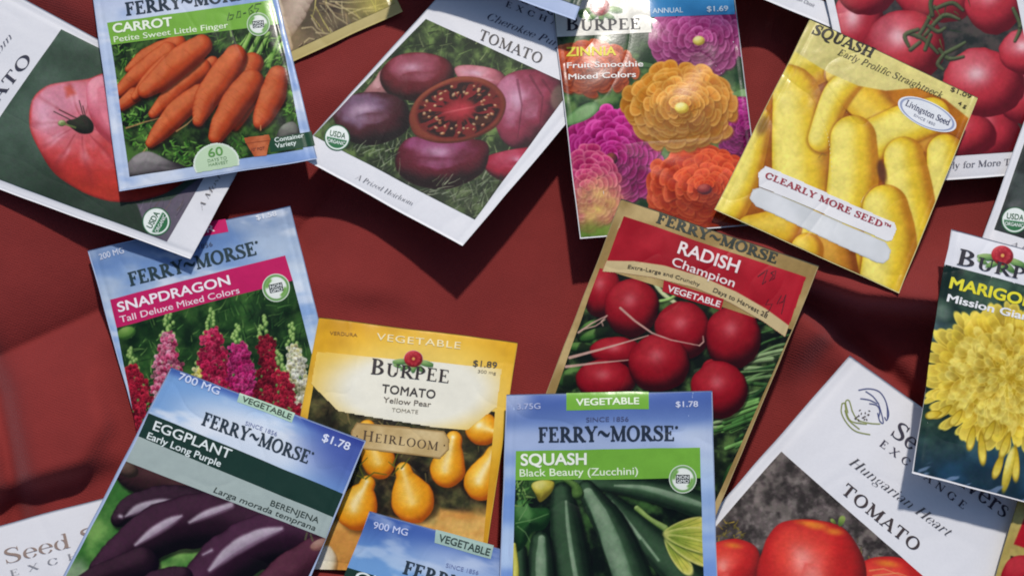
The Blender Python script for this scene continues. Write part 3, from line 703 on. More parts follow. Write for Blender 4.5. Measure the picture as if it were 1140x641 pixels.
# ================================================================== snapdragon
def packet_snapdragon():
    P = Packet('seed_packet', 'sky blue packet with a magenta title band over pink, red and cream snapdragon spikes', [(97.5, 279), (323, 229), (387, 483), (169, 533)], (12, 15, 9, 8.5), 'blue', GR, gloss=1, bulge=1.6, wr=.45, seed=12)
    P.panel('sky_print', [tuple(float(k) for k in ah(P.H, u, v)) for u, v in ((.005, .005), (.995, .005), (.995, .995), (.005, .995))], 1.1, sky_print((104, 130, 172), (146, 170, 202), (186, 200, 218), 7, (180, 202, 228)), .05)
    P.panel('flower_tab', z5(226, 92, 438, 62, 446, 98, 240, 134), 1.5, solid((204, 40, 104)), .11)
    P.text('tab_lettering', 'FLOWER', z5(250, 122)[0], z5(408, 96)[0], 7.5, (240, 226, 232), bold=.02)
    P.text('price_lettering', '$1.58', z5(527, 63)[0], z5(585, 50)[0], 5.5, (232, 236, 244), bold=.02)
    P.text('weight_lettering', '200 MG', z5(80, 178)[0], z5(150, 158)[0], 6.5, (214, 220, 236), bold=.01)
    P.text('since_lettering', 'SINCE 1856', z5(292, 164)[0], z5(402, 138)[0], 5, (76, 86, 110), 'sans')
    fm_word(P, z5(165, 252)[0], z5(537, 158)[0], 14.5, (40, 60, 66))
    P.panel('title_band', z5(108, 290, 608, 164, 630, 236, 128, 370), 1.4, solid((196, 34, 96), .06), .1)
    P.text('title_lettering', 'SNAPDRAGON', z5(133, 325)[0], z5(453, 247)[0], 10.5, (246, 234, 240), bold=.028)
    P.text('variety_lettering', 'Tall Deluxe Mixed Colors', z5(139, 355)[0], z5(479, 272)[0], 7, (244, 214, 226), bold=.008)
    def art(p):
        p.fill((40, 72, 38)); p.fog((26, 54, 30), (92, 132, 66), 12, 5, .35, .8)
        p.fog((20, 40, 26), (64, 104, 52), 26, 9, .3, .7, .5)
        p.blades(z5(130, 380, 620, 250, 720, 640, 190, 640), 420, [(98, 142, 74), (44, 84, 42), (26, 52, 30), (130, 166, 92)], 13, 1.3, -60, 60, .7, 6)
        r = random.Random(8)
        def spike(x, y0, y1, w, cols, lean=0, bud=10):
            X0, Y0 = z5(x, y0)[0]; X1, Y1 = z5(x+lean, y1)[0]; w = w/2.563
            p.line([(X0, Y0), (X1, Y1)], 2.2, (90, 130, 70))
            for k in range(16):
                t = k/16*.24; q = w*.06+w*.26*t/.24; X = X0+(X1-X0)*t+r.uniform(-q, q); Y = Y0+(Y1-Y0)*t
                p.ball(X, Y, 2.2, 2.8, 0, (70, 104, 56), (130, 164, 90), (176, 200, 130))
            n = int((Y1-Y0)*w/15)
            for k in range(n):
                t = .2+.85*k/n; q = w/2*min(1, (t-.08)*2.0)*(.6+.75*float(noise(np.array(t*9.), np.array(x*1.), 1, 3, 1))); X = X0+(X1-X0)*t+r.uniform(-q, q); Y = Y0+(Y1-Y0)*t+r.uniform(-2, 2)
                c = np.array(cols[r.randrange(len(cols))], float)*r.uniform(.7, 1.12); a = r.uniform(0, 6.28)
                if k % 9 == 0: p.ball(X, Y, 2.6, 1.6, r.uniform(0, 180), (40, 70, 36), (90, 126, 66), (130, 164, 96)); continue
                s = r.uniform(2.2, 3.9); X += r.gauss(0, 1.5)
                p.ball(X, Y+1.4, s*1.1, s*.85, math.degrees(a), c*.3, c*.42, c*.5, a=.7)
                for _ in range(3):
                    a += r.uniform(1.6, 2.6); p.petal(X, Y, a, s*1.7, s*1.25, c*.6, c, np.clip(c*1.2+22, 0, 255), .5, .92)
        spike(275, 330, 640, 92, [(206, 96, 130), (224, 140, 160), (180, 60, 100), (230, 160, 176)], 0)
        spike(368, 440, 660, 60, [(226, 214, 130), (232, 222, 160), (200, 186, 96)], 4)
        spike(395, 320, 640, 88, [(188, 40, 84), (206, 66, 104), (160, 26, 66)], 24)
        spike(470, 365, 650, 96, [(196, 44, 118), (214, 74, 140), (170, 30, 96)], 30)
        spike(545, 338, 660, 92, [(150, 26, 50), (176, 40, 66), (120, 18, 40)], 50)
        spike(625, 360, 700, 80, [(232, 228, 190), (240, 238, 214), (214, 206, 150)], 40)
        spike(165, 430, 700, 84, [(170, 30, 56), (190, 46, 70), (140, 20, 44)], 40)
        spike(590, 440, 760, 80, [(160, 28, 54), (186, 44, 70)], 50)
        p.ball(*z5(155, 385)[0], 11, 7, -20, (60, 96, 46), (110, 150, 74), (140, 176, 96))
    P.panel('flower_print', z5(128, 370, 630, 236, 735, 640, 205, 775), .72, art, .1)
    x, y = z5(582, 256)[0]; seal_nongmo(P, x, y, 15.5, -12)
    return P

# ================================================================== dark slicer tomato
def packet_tomato_purple():
    P = Packet('seed_packet', 'white packet with dusky purple tomatoes and one cut open on grass, top centre', [(563, -86), (742, 6), (515, 274), (328, 172)], (16, 15, 23, 19), 'white', GR, bulge=1.2, wr=.35, seed=17)
    def art(p):
        p.fill((70, 88, 54)); p.fog((44, 58, 38), (120, 142, 84), 11, 5, .3, .8)
        p.blades(z2(370, 50, 690, 180, 700, 290, 490, 525, 115, 320), 620, [(132, 152, 96), (86, 112, 62), (160, 168, 120), (50, 66, 40), (40, 52, 36)], 14, 1.2, -70, 70, .75, 2)
        m = sm(20, 60, p.Y-(150+(p.X-420)*-.1)); p.tint((84, 88, 76), m*.35)
        p.blades(z2(180, 340, 300, 330, 560, 420, 490, 525, 330, 450), 190, [(150, 158, 134), (104, 112, 92), (56, 60, 48), (170, 172, 150)], 13, 1.1, -50, 60, .8, 12)
        A = ((36, 12, 16), (114, 36, 46), (164, 88, 104)); B = ((26, 16, 22), (80, 34, 44), (134, 104, 128)); S = dict(spec=((224, 196, 212), 26, .6), tex=.6)
        sc = 2.136
        p.blob(z2(250, 190, 270, 165, 300, 200, 280, 235, 240, 245, 222, 225), *((110, 80, 80), (170, 120, 120), (206, 160, 160)))
        p.blob(z2(440, 165, 480, 155, 550, 170, 560, 210, 480, 215), (120, 60, 70), (190, 116, 126), (222, 160, 168), **S)
        p.blob(z2(610, 165, 690, 180, 710, 260, 680, 330, 600, 355, 550, 330, 530, 250, 550, 190), (60, 26, 38), (150, 62, 84), (196, 128, 152), lx=-.5, ly=-.3, **S)
        for k in ((620, 180, 650, 230, 640, 320), (650, 190, 685, 240, 680, 300), (590, 190, 600, 250, 590, 330)): p.line(z2(*k), 3, (96, 36, 56), .45, 1)
        p.ell(*z2(688, 232)[0], 9, 14, 10, (150, 150, 120), 2, .5)
        p.blob(z2(560, 360, 620, 350, 680, 350, 660, 400, 600, 440, 530, 420, 510, 380), (60, 16, 30), (160, 34, 62), (196, 84, 108), **S)
        p.blob(z2(265, 170, 300, 135, 360, 125, 420, 140, 440, 175, 420, 220, 370, 240, 300, 232, 268, 205), *A, lx=-.2, ly=-.6, **S)
        p.blob(z2(150, 260, 200, 225, 270, 220, 320, 240, 335, 290, 310, 325, 250, 345, 190, 335, 160, 300), *B, lx=-.3, ly=-.5, **S)
        p.blob(z2(300, 370, 330, 330, 400, 325, 480, 330, 520, 345, 515, 400, 480, 430, 420, 450, 350, 440, 305, 410), (34, 8, 20), (104, 24, 46), (158, 84, 122), lx=-.1, ly=-.7, **S)
        # the cut face
        cut = z2(333, 270, 355, 230, 400, 200, 450, 183, 510, 188, 550, 215, 562, 250, 545, 295, 510, 320, 460, 337, 400, 340, 350, 325, 334, 300)
        p.blob(cut, (96, 44, 34), (132, 62, 46), (156, 84, 60), depth=5)
        cx, cy = z2(450, 262)[0]
        z = p.sl(cx-56, cy-46, cx+56, cy+46); X, Y = p.X[z]-cx, p.Y[z]-cy
        co, q_ = math.cos(-.2), math.sin(-.2); ex = (X*co+Y*q_)/51; ey = (-X*q_+Y*co)/33; r = np.hypot(ex, ey); a = np.arctan2(ey, ex)
        p.mix(z, sm(1.0, .9, r), (124, 44, 40)); p.mix(z, sm(.9, .6, r)*.8, (140, 34, 44))
        lo = noise(a*3.4+40, r*2.2, 1, 5, 3); w = sm(.3, .45, r)*sm(.95, .86, r)
        p.mix(z, w*sm(.43, .5, lo), (50, 18, 22)); p.mix(z, w*sm(.62, .7, lo)*.7, (96, 52, 36))
        p.mix(z, sm(.42, .1, r+.12*(noise(a*5, r, 1, 6, 2)-.5))*.85, (188, 66, 78)); p.mix(z, sm(.06, .0, abs(ey))*sm(.6, .1, abs(ex))*.5, (226, 130, 130))
        rr = random.Random(4)
        for k in range(44):
            a1 = k/44*6.283+rr.uniform(-.06, .06); q = rr.uniform(.5, .84); x = cx+(51*q*math.cos(a1))*co-(33*q*math.sin(a1))*q_*-1*-1; y = cy+51*q*math.cos(a1)*q_+33*q*math.sin(a1)*co
            p.ball(x, y, rr.uniform(1.6, 3), rr.uniform(1.1, 1.9), rr.uniform(0, 180), (120, 70, 50), [(196, 150, 100), (170, 90, 60), (206, 170, 130)][k % 3], (226, 200, 160), a=.85)
        p.blades(z2(180, 350, 290, 380, 330, 440, 300, 430), 24, [(150, 160, 130), (120, 132, 100)], 16, 1.1, -60, 50, .9, 22)
        p.blades(z2(370, 430, 520, 440, 560, 440, 490, 520), 60, [(150, 160, 130), (120, 132, 100), (50, 54, 44)], 15, 1.1, -60, 50, .9, 23)
    P.panel('tomato_print', z2(372, 45, 722, 205, 488, 523, 104, 322), .7, art, .1)
    P.text('variety_lettering', 'Cherokee Purple', z2(512, 45)[0], z2(716, 125)[0], 8.5, (52, 54, 84), 'serif', -.012, shear=.3)
    P.text('title_lettering', 'TOMATO', z2(494, 92)[0], z2(645, 152)[0], 11.5, (48, 40, 44), 'serif', .0, track=.05)
    P.text('maker_lettering', 'Seed Savers', z2(520, -28)[0], z2(760, 74)[0], 16, (60, 60, 80), 'serif', 0)
    P.text('maker_lettering', 'EXCHANGE', z2(560, 16)[0], z2(768, 94)[0], 6.5, (56, 58, 80), 'serif', 0, track=.5)
    P.text('strap_lettering', 'A Prized Heirloom', z2(203, 425)[0], z2(338, 488)[0], 6, (120, 120, 126), 'serif', -.015, shear=.25)
    x, y = z2(160, 327)[0]; seal_usda(P, x, y, 14.5, 12)
    return P

# ================================================================== zinnia
def packet_zinnia():
    P = Packet('seed_packet', 'shiny packet of orange, magenta and pink zinnia blooms with a yellow title', [(612, -14), (816, -20), (849, 250), (646, 266)], (14, 14, 17, 18), 'white', GR, gloss=2, bulge=1.6, wr=.5, seed=24)
    def art(p):
        p.fill((70, 100, 60)); p.fog((40, 70, 44), (120, 150, 90), 16, 4, .3, .8)
        p.blades(z3(100, 90, 600, 90, 620, 600, 150, 630), 60, [(90, 130, 76), (60, 100, 60), (130, 160, 110)], 26, 5, 30, 90, .5, 5)
        # flowers: rings of scalloped petals, outer first
        def bloom(cx, cy, rx, ry, n, cd, cm, cl, seed, cen=None, pl=.34):
            r = random.Random(seed); x0, y0 = z3(cx, cy)[0]; rx, ry = rx/2.375, ry/2.375
            p.ell(x0, y0, rx*.9, ry*.9, 0, np.array(cd)*.7, 3)
            n += 3
            for k in range(n):
                q = 1-k/(n-1)*.9; m = max(7, int(19*q)+3)
                for j in range(m):
                    a = (j+.5*(k % 2)+r.uniform(-.28, .28))/m*6.283; q2 = q*r.uniform(.9, 1.07)
                    L = (pl*min(rx, ry))*(.55+.55*q)*r.uniform(.85, 1.2); W = 6.283*q*(rx+ry)/2/m*r.uniform(1.0, 1.5)
                    x, y = x0+math.cos(a)*(rx*q2-L*.75), y0+math.sin(a)*(ry*q2-L*.75)
                    t = r.uniform(-1, 1)*22
                    sh = .9+.14*(-math.sin(a)); a2 = a+r.uniform(-.4, .4)
                    p.petal(x+1.2, y+1.6, a2, L, W, np.array(cd)*.6, np.array(cd)*.75, None, 1.2, .55)
                    p.petal(x, y, a2, L, W, np.clip(np.array(cd)*sh+t, 0, 255), np.clip(np.array(cm)*sh+t, 0, 255), np.clip(np.array(cl)*sh+t, 0, 255), .6)
                    if L > 8: p.line([(x+math.cos(a2)*L*.2, y+math.sin(a2)*L*.2), (x+math.cos(a2)*L*.85, y+math.sin(a2)*L*.85)], .7, np.array(cd)*.8, .35)
            if cen: p.ball(x0, y0, rx*.13, ry*.13, 0, *cen)
        bloom(175, 180, 130, 70, 7, (170, 70, 40), (206, 96, 50), (226, 120, 70), 3)
        bloom(595, 340, 75, 78, 6, (120, 24, 90), (170, 40, 130), (200, 80, 160), 9)
        bloom(470, 108, 122, 96, 8, (150, 54, 110), (196, 90, 150), (222, 134, 184), 1, ((170, 150, 60), (220, 206, 110), (240, 232, 170)))
        bloom(240, 420, 124, 126, 9, (126, 16, 84), (190, 40, 130), (226, 100, 176), 5, ((60, 30, 40), (110, 50, 60), (150, 90, 70)))
        bloom(175, 500, 90, 110, 6, (150, 30, 90), (206, 70, 124), (232, 140, 160), 15)
        bloom(485, 500, 150, 108, 9, (190, 60, 30), (214, 84, 44), (232, 116, 66), 2, ((90, 40, 50), (150, 60, 60), (190, 100, 90)))
        bloom(425, 285, 144, 112, 9, (206, 128, 30), (226, 158, 60), (244, 190, 100), 7, ((190, 160, 50), (236, 220, 110), (250, 240, 170)))
        p.petal(*z3(110, 330)[0], -.5, 46, 16, (120, 160, 100), (160, 190, 140), (90, 130, 80)); p.petal(*z3(560, 250)[0], -.1, 24, 8, (110, 150, 90), (170, 196, 150))
        # yellow glare on the foil painted into the print, lower left; green patch below
        m = sm(46, 8, np.hypot(p.X-z3(205, 545)[0][0], (p.Y-z3(205, 545)[0][1])*.9)); m = m*(.35+.6*noise(p.X, p.Y, 9, 3))
        p.tint((238, 216, 120), m)
        m = sm(20, 6, np.hypot((p.X-z3(185, 600)[0][0])*.6, p.Y-z3(185, 618)[0][1])); p.tint((110, 140, 50), m*.7)
    c = [tuple(float(k) for k in ah(P.H, u, v)) for u, v in ((.005, .06), (.995, .06), (.995, .995), (.005, .995))]
    P.panel('flower_print', c, .72, art, .06)
    P.panel('annual_band', z3(335, -30, 560, -34, 566, 38, 342, 46), 1.5, solid((62, 140, 196)), .12)
    P.panel('header_panel', z3(84, -30, 335, -34, 345, 86, 95, 98), 1.5, solid((232, 228, 214)), .12)
    P.text('tab_lettering', 'ANNUAL', z3(347, 36)[0], z3(428, 33)[0], 5.5, (206, 226, 240), bold=.02)
    P.text('price_lettering', '$1.69', z3(492, 31)[0], z3(548, 29)[0], 5.8, (206, 226, 240), bold=.03)
    x, y = z3(208, 18)[0]; logo_flower(P, x, y, 11, -3)
    P.text('brand_lettering', 'BURPEE', z3(117, 82)[0], z3(318, 77)[0], 15, (44, 42, 50), 'serif', .0, small=.8, lev=.3)
    P.text('title_lettering', 'ZINNIA', z3(120, 148)[0], z3(252, 146)[0], 9.6, (240, 226, 60), bold=.035)
    P.text('variety_lettering', 'Fruit Smoothie', z3(122, 180)[0], z3(324, 176)[0], 6.2, (246, 238, 230), bold=.02)
    P.text('variety_lettering', 'Mixed Colors', z3(126, 211)[0], z3(305, 204)[0], 6.2, (246, 238, 230), bold=.02)
    return P
# ================================================================== bottom left white packet corner
def packet_seed_corner():
    P = Packet('seed_packet', 'white packet corner at the lower left edge, under the eggplant packet', [(-110, 614), (155, 543), (245, 881), (-20, 951)], (7, 9, 9, 7), 'white', GR, bulge=1, wr=.35, seed=31)
    P.text('maker_lettering', 'Seed Savers', z6(16, 603)[0], z6(500, 480)[0], 17, (150, 130, 120), 'serif', -.01)
    P.text('maker_lettering', 'EXCHANGE', z6(30, 640)[0], z6(470, 520)[0], 7, (140, 140, 146), 'serif', -.01, track=.6)
    # the two capital and one vowel letters printed in other inks
    def art(p): p.fill((96, 120, 70)); p.fog((80, 100, 60), (180, 60, 50), 20, 3)
    P.panel('picture_print', [tuple(float(k) for k in ah(P.H, u, v)) for u, v in ((.05, .42), (.95, .42), (.95, .88), (.05, .88))], 2.2, art)
    return P

# ================================================================== hungarian heart
def packet_tomato_heart():
    P = Packet('seed_packet', 'white packet with large red heart shaped tomatoes on dark soil, lower right', [(946, 395), (1187, 569), (935, 885), (690, 690)], (5, 4, 7, 6), 'white', GR, bulge=1.4, wr=.35, seed=37)
    def art(p):
        p.fill((84, 76, 74)); p.fog((52, 46, 46), (134, 124, 120), 12, 5, .3, .75, 1, 5); p.fog((150, 140, 136), (60, 54, 52), 5, 8, .2, .6, .35)
        p.fog((140, 130, 124), (140, 130, 124), 9, 18, .3, .7, .7, 3, sm(.62, .8, noise(p.X, p.Y, 16, 4, 3)))
        p.blades(z10(50, 500, 100, 470, 130, 540, 50, 540), 26, [(150, 130, 50), (120, 110, 50)], 7, 1.2, 0, 180)
        p.blades(z10(430, 540, 640, 640, 500, 640), 50, [(130, 122, 70), (100, 100, 60), (60, 54, 50)], 8, 1.2, 0, 180)
        A = ((110, 14, 20), (190, 34, 36), (222, 76, 62)); S = dict(spec=((250, 180, 170), 24, .75), tex=.1)
        p.blob(z10(-40, 600, 10, 560, 60, 540, 110, 535, 160, 560, 170, 620, 150, 720, 60, 800, -40, 760), *A, lx=-.2, ly=-.5, **S)
        p.blob(z10(440, 640, 470, 595, 540, 585, 610, 600, 700, 640, 720, 760, 600, 860, 480, 800), *A, lx=-.3, ly=-.4, **S)
        p.blob(z10(175, 570, 190, 530, 225, 490, 280, 478, 340, 482, 400, 500, 440, 545, 470, 620, 460, 720, 400, 840, 300, 900, 210, 840, 160, 700, 160, 620), *A, lx=-.15, ly=-.35, **S)
        for x, y, rx, ry in ((330, 497, 26, 9), (95, 553, 18, 6), (380, 515, 20, 8), (530, 605, 24, 7), (300, 488, 20, 5)):
            p.ell(*z10(x, y)[0], rx/2.2, ry/2.2, 8, (226, 150, 50), 3, .75)
        for k in ((480, 625, 520, 620, 570, 640), (490, 640, 560, 632, 610, 650)): p.line(z10(*k), 2, (230, 170, 110), .6, .6)
        p.petal(*z10(395, 500)[0], -1.2, 13, 7, (80, 110, 50), (150, 170, 90)); p.petal(*z10(385, 492)[0], -2.4, 8, 4, (90, 110, 50), (150, 170, 90))
        p.fog((70, 20, 20), (70, 20, 20), 20, 4, .2, .8, .3, 2, sm(660, 720, p.Y))
    P.panel('tomato_print', [(870, 502), (1052, 662), (905, 822), (722, 672)], .72, art, .1)
    P.text('maker_lettering', 'Seed Savers', z10(537, 238)[0], z10(862, 476)[0], 19.5, (62, 58, 72), 'serif', .002, track=.03)
    P.text('maker_lettering', 'EXCHANGE', z10(506, 268)[0], z10(748, 452)[0], 8.2, (66, 62, 78), 'serif', .0, track=.42)
    P.text('variety_lettering', 'Hungarian Heart', z10(418, 318)[0], z10(700, 528)[0], 10.8, (76, 74, 80), 'serif', -.012, shear=.28)
    P.text('title_lettering', 'TOMATO', z10(398, 400)[0], z10(610, 572)[0], 13.2, (66, 56, 58), 'serif', .008, track=.07)
    # emblem of two cupped hands around seeds
    def em(p):
        p.fill((226, 226, 230)); B = (52, 62, 112); G = (120, 130, 60)
        for k in ((450, 112, 480, 108, 510, 118, 528, 150, 530, 192), (470, 116, 490, 130, 505, 150), (505, 150, 512, 175, 518, 205, 508, 200, 502, 178), (528, 150, 534, 180, 528, 198, 522, 190), (480, 150, 500, 155, 508, 170, 505, 190), (455, 136, 480, 140, 500, 150)): p.curve(z10(*k), 1.25, B, .95)
        for k in ((402, 150, 400, 175, 415, 205, 440, 228, 480, 238), (402, 150, 410, 150, 414, 175, 428, 200, 470, 208), (418, 175, 412, 145, 422, 142, 430, 170), (430, 170, 446, 196, 480, 206, 508, 208), (410, 170, 420, 196, 450, 222)): p.curve(z10(*k), 1.25, G, .95)
        r = random.Random(3)
        for k in range(17):
            x, y = z10(438+r.uniform(0, 46), 168+r.uniform(0, 30))[0]; p.ell(x, y, 1.2, .7, r.uniform(0, 180), (60, 50, 50), .4)
        p.mask = np.abs(p.C-np.array((226, 226, 230))).sum(-1) > 14
    P.panel('hands_emblem', z10(392, 96, 545, 96, 545, 250, 392, 250), .33, em, .12)
    return P

# ================================================================== yellow pear tomato
def packet_tomato_yellow():
    P = Packet('seed_packet', 'golden yellow packet with small yellow pear tomatoes and an heirloom plaque', [(355, 353), (576, 381), (537, 646), (306, 616)], (9, 8, 8, 8), 'gold', GR, gloss=1, bulge=1.6, wr=.4, seed=41)
    full = [tuple(float(k) for k in ah(P.H, u, v)) for u, v in ((.004, .004), (.996, .004), (.996, .996), (.004, .996))]
    def ground(p):
        p.fill((228, 178, 52)); p.fog((236, 186, 56), (214, 164, 50), 40, 3)
        x, y = z7(300, 230)[0]; r = np.hypot((p.X-x)*.8, (p.Y-y)*1.25); p.tint((246, 220, 130), sm(120, 60, r)*.8)
        p.blades([(340, 380), (560, 400), (540, 460), (330, 450)], 0, [(0, 0, 0)])
        p.grain(.05, 6)
    P.panel('yellow_print', full, 1.3, ground, .04)
    def art(p):
        p.fill((96, 84, 58)); p.fog((50, 44, 34), (150, 130, 84), 10, 6, .3, .8)
        p.fog((70, 80, 50), (34, 30, 26), 20, 2, .3, .7, .5)
        p.blades(z7(50, 200, 480, 250, 470, 420, 100, 420), 130, [(120, 116, 70), (40, 36, 28), (160, 140, 90)], 12, 1.3, 10, 90, .7, 3)
        # bleached board at the foot
        p.poly(z7(60, 530, 170, 490, 350, 520, 360, 480, 480, 500, 470, 720, 20, 720), (220, 170, 96), 4)
        p.fog((232, 196, 120), (206, 146, 74), 22, 8, .3, .7, .6, 3, sm(575, 590, p.Y+.12*(p.X-400)))
        A = ((176, 92, 20), (228, 158, 34), (248, 200, 84)); S = dict(spec=((254, 246, 214), 30, .9), tex=.06)
        def pear(x, y, rx, ry, nx, ny, nr):
            c = z7(x, y)[0]; n = z7(nx, ny)[0]
            p.ell(c[0]+2, c[1]+4, rx/2.129*1.05, ry/2.129, 0, (60, 34, 16), 4, .55)
            q = lambda t: (n[0]*(1-t)+c[0]*t, n[1]*(1-t)+c[1]*t); R = (rx+ry)/2/2.129; r0 = nr/2.129
            p.tube([(*q(0), r0*.8), (*q(.3), r0*.98), (*q(.62), (r0+R)*.5), (*q(1), R*.97), (*q(1.12), R*.9)], *A, lx=-.2, ly=-.35, **S)
        pear(462, 292, 48, 30, 490, 300, 20)
        pear(215, 365, 40, 40, 190, 290, 26)
        pear(380, 385, 44, 42, 395, 315, 24)
        pear(462, 415, 46, 44, 490, 350, 24)
        pear(165, 480, 46, 52, 190, 420, 22)
        pear(296, 460, 54, 50, 275, 390, 24)
        for k in ((250, 378, 262, 350, 290, 345), (270, 385, 290, 360), (255, 382, 240, 370), (180, 405, 170, 380, 190, 360), (185, 410, 205, 395, 235, 400), (180, 408, 160, 400), (262, 385, 250, 400)): p.line(z7(*k), 1.8, (104, 110, 44), .9, .8)
        # pale egg shaped fruit with a fine outline
        x, y = z7(75, 640)[0]; p.ball(x, y, 18, 34, 20, (160, 120, 70), (232, 222, 196), (244, 238, 222)); 
    P.panel('tomato_print', z7(62, 188, 492, 252, 458, 640, -12, 620), .75, art, .09)
    def hp(p):
        p.fill((238, 234, 216)); x, y = z7(300, 190)[0]
        r = np.hypot((p.X-x)*.74, (p.Y-y-4)*1.55); p.tint((240, 198, 84), sm(50, 96, r)*.95)
        
        out = z7(70, 108, 508, 150, 496, 242, 420, 300, 120, 250, 56, 186)
        p.mask = p.sd(out, p.X, p.Y) < .2; p.grain(.03, 5)
    P.panel('header_panel', z7(50, 80, 515, 130, 500, 300, 40, 262), .9, hp, .14)
    P.text('tab_lettering', 'VEGETABLE', z7(210, 80)[0], z7(410, 104)[0], 7.5, (246, 230, 180), 'sans', .0, track=.2)
    P.text('weight_lettering', 'VERDURA', z7(100, 68)[0], z7(165, 73)[0], 3.6, (150, 108, 30), 'sans', .01)
    P.text('price_lettering', '$1.89', z7(440, 144)[0], z7(496, 150)[0], 7, (70, 66, 60), 'sans', .01, lev=.28)
    P.text('weight_lettering', '300 mg', z7(452, 160)[0], z7(494, 164)[0], 3.4, (120, 110, 90), 'sans', 0, lev=.28)
    P.text('title_lettering', 'TOMATO', z7(222, 205)[0], z7(350, 220)[0], 9.3, (60, 56, 56), 'sans', .03, track=.12, lev=.28)
    P.text('variety_lettering', 'Yellow Pear', z7(226, 228)[0], z7(340, 240)[0], 6.0, (110, 102, 92), 'sans', .015, lev=.28)
    P.text('variety_lettering', 'TOMATE', z7(247, 250)[0], z7(309, 256)[0], 4.2, (130, 122, 106), 'sans', .0, lev=.28)
    P.text('brand_lettering', 'BURPEE', z7(193, 160)[0], z7(384, 184)[0], 17.5, (52, 44, 46), 'serif', .0, small=.8, lev=.34)
    x, y = z7(298, 126)[0]; logo_flower(P, x, y, 10, 6)
    def plq(p):
        p.fill((206, 180, 128)); p.fog((220, 196, 146), (184, 154, 100), 26, 5, .2, .8); p.grain(.06, 4)
        out = z7(165, 275, 373, 296, 385, 315, 384, 340, 362, 362, 160, 338, 148, 322, 152, 294)
        d = p.sd(out, p.X, p.Y); p.tint((150, 118, 70), sm(-2.6, -1.2, d)*.8); p.mask = d < .1
    P.panel('heirloom_plaque', z7(140, 262, 392, 285, 392, 372, 140, 345), .8, plq, .2)
    P.text('plaque_lettering', 'HEIRLOOM', z7(177, 318)[0], z7(357, 342)[0], 11.5, (84, 66, 48), 'serif', -.008, small=.82, lev=.34, track=.06)
    for a in ((166, 308), (372, 330)):
        x, y = z7(*a)[0]; P.disc('plaque_nail', x, y, .9, lambda p: p.fill((96, 74, 50)), .3)
    return P

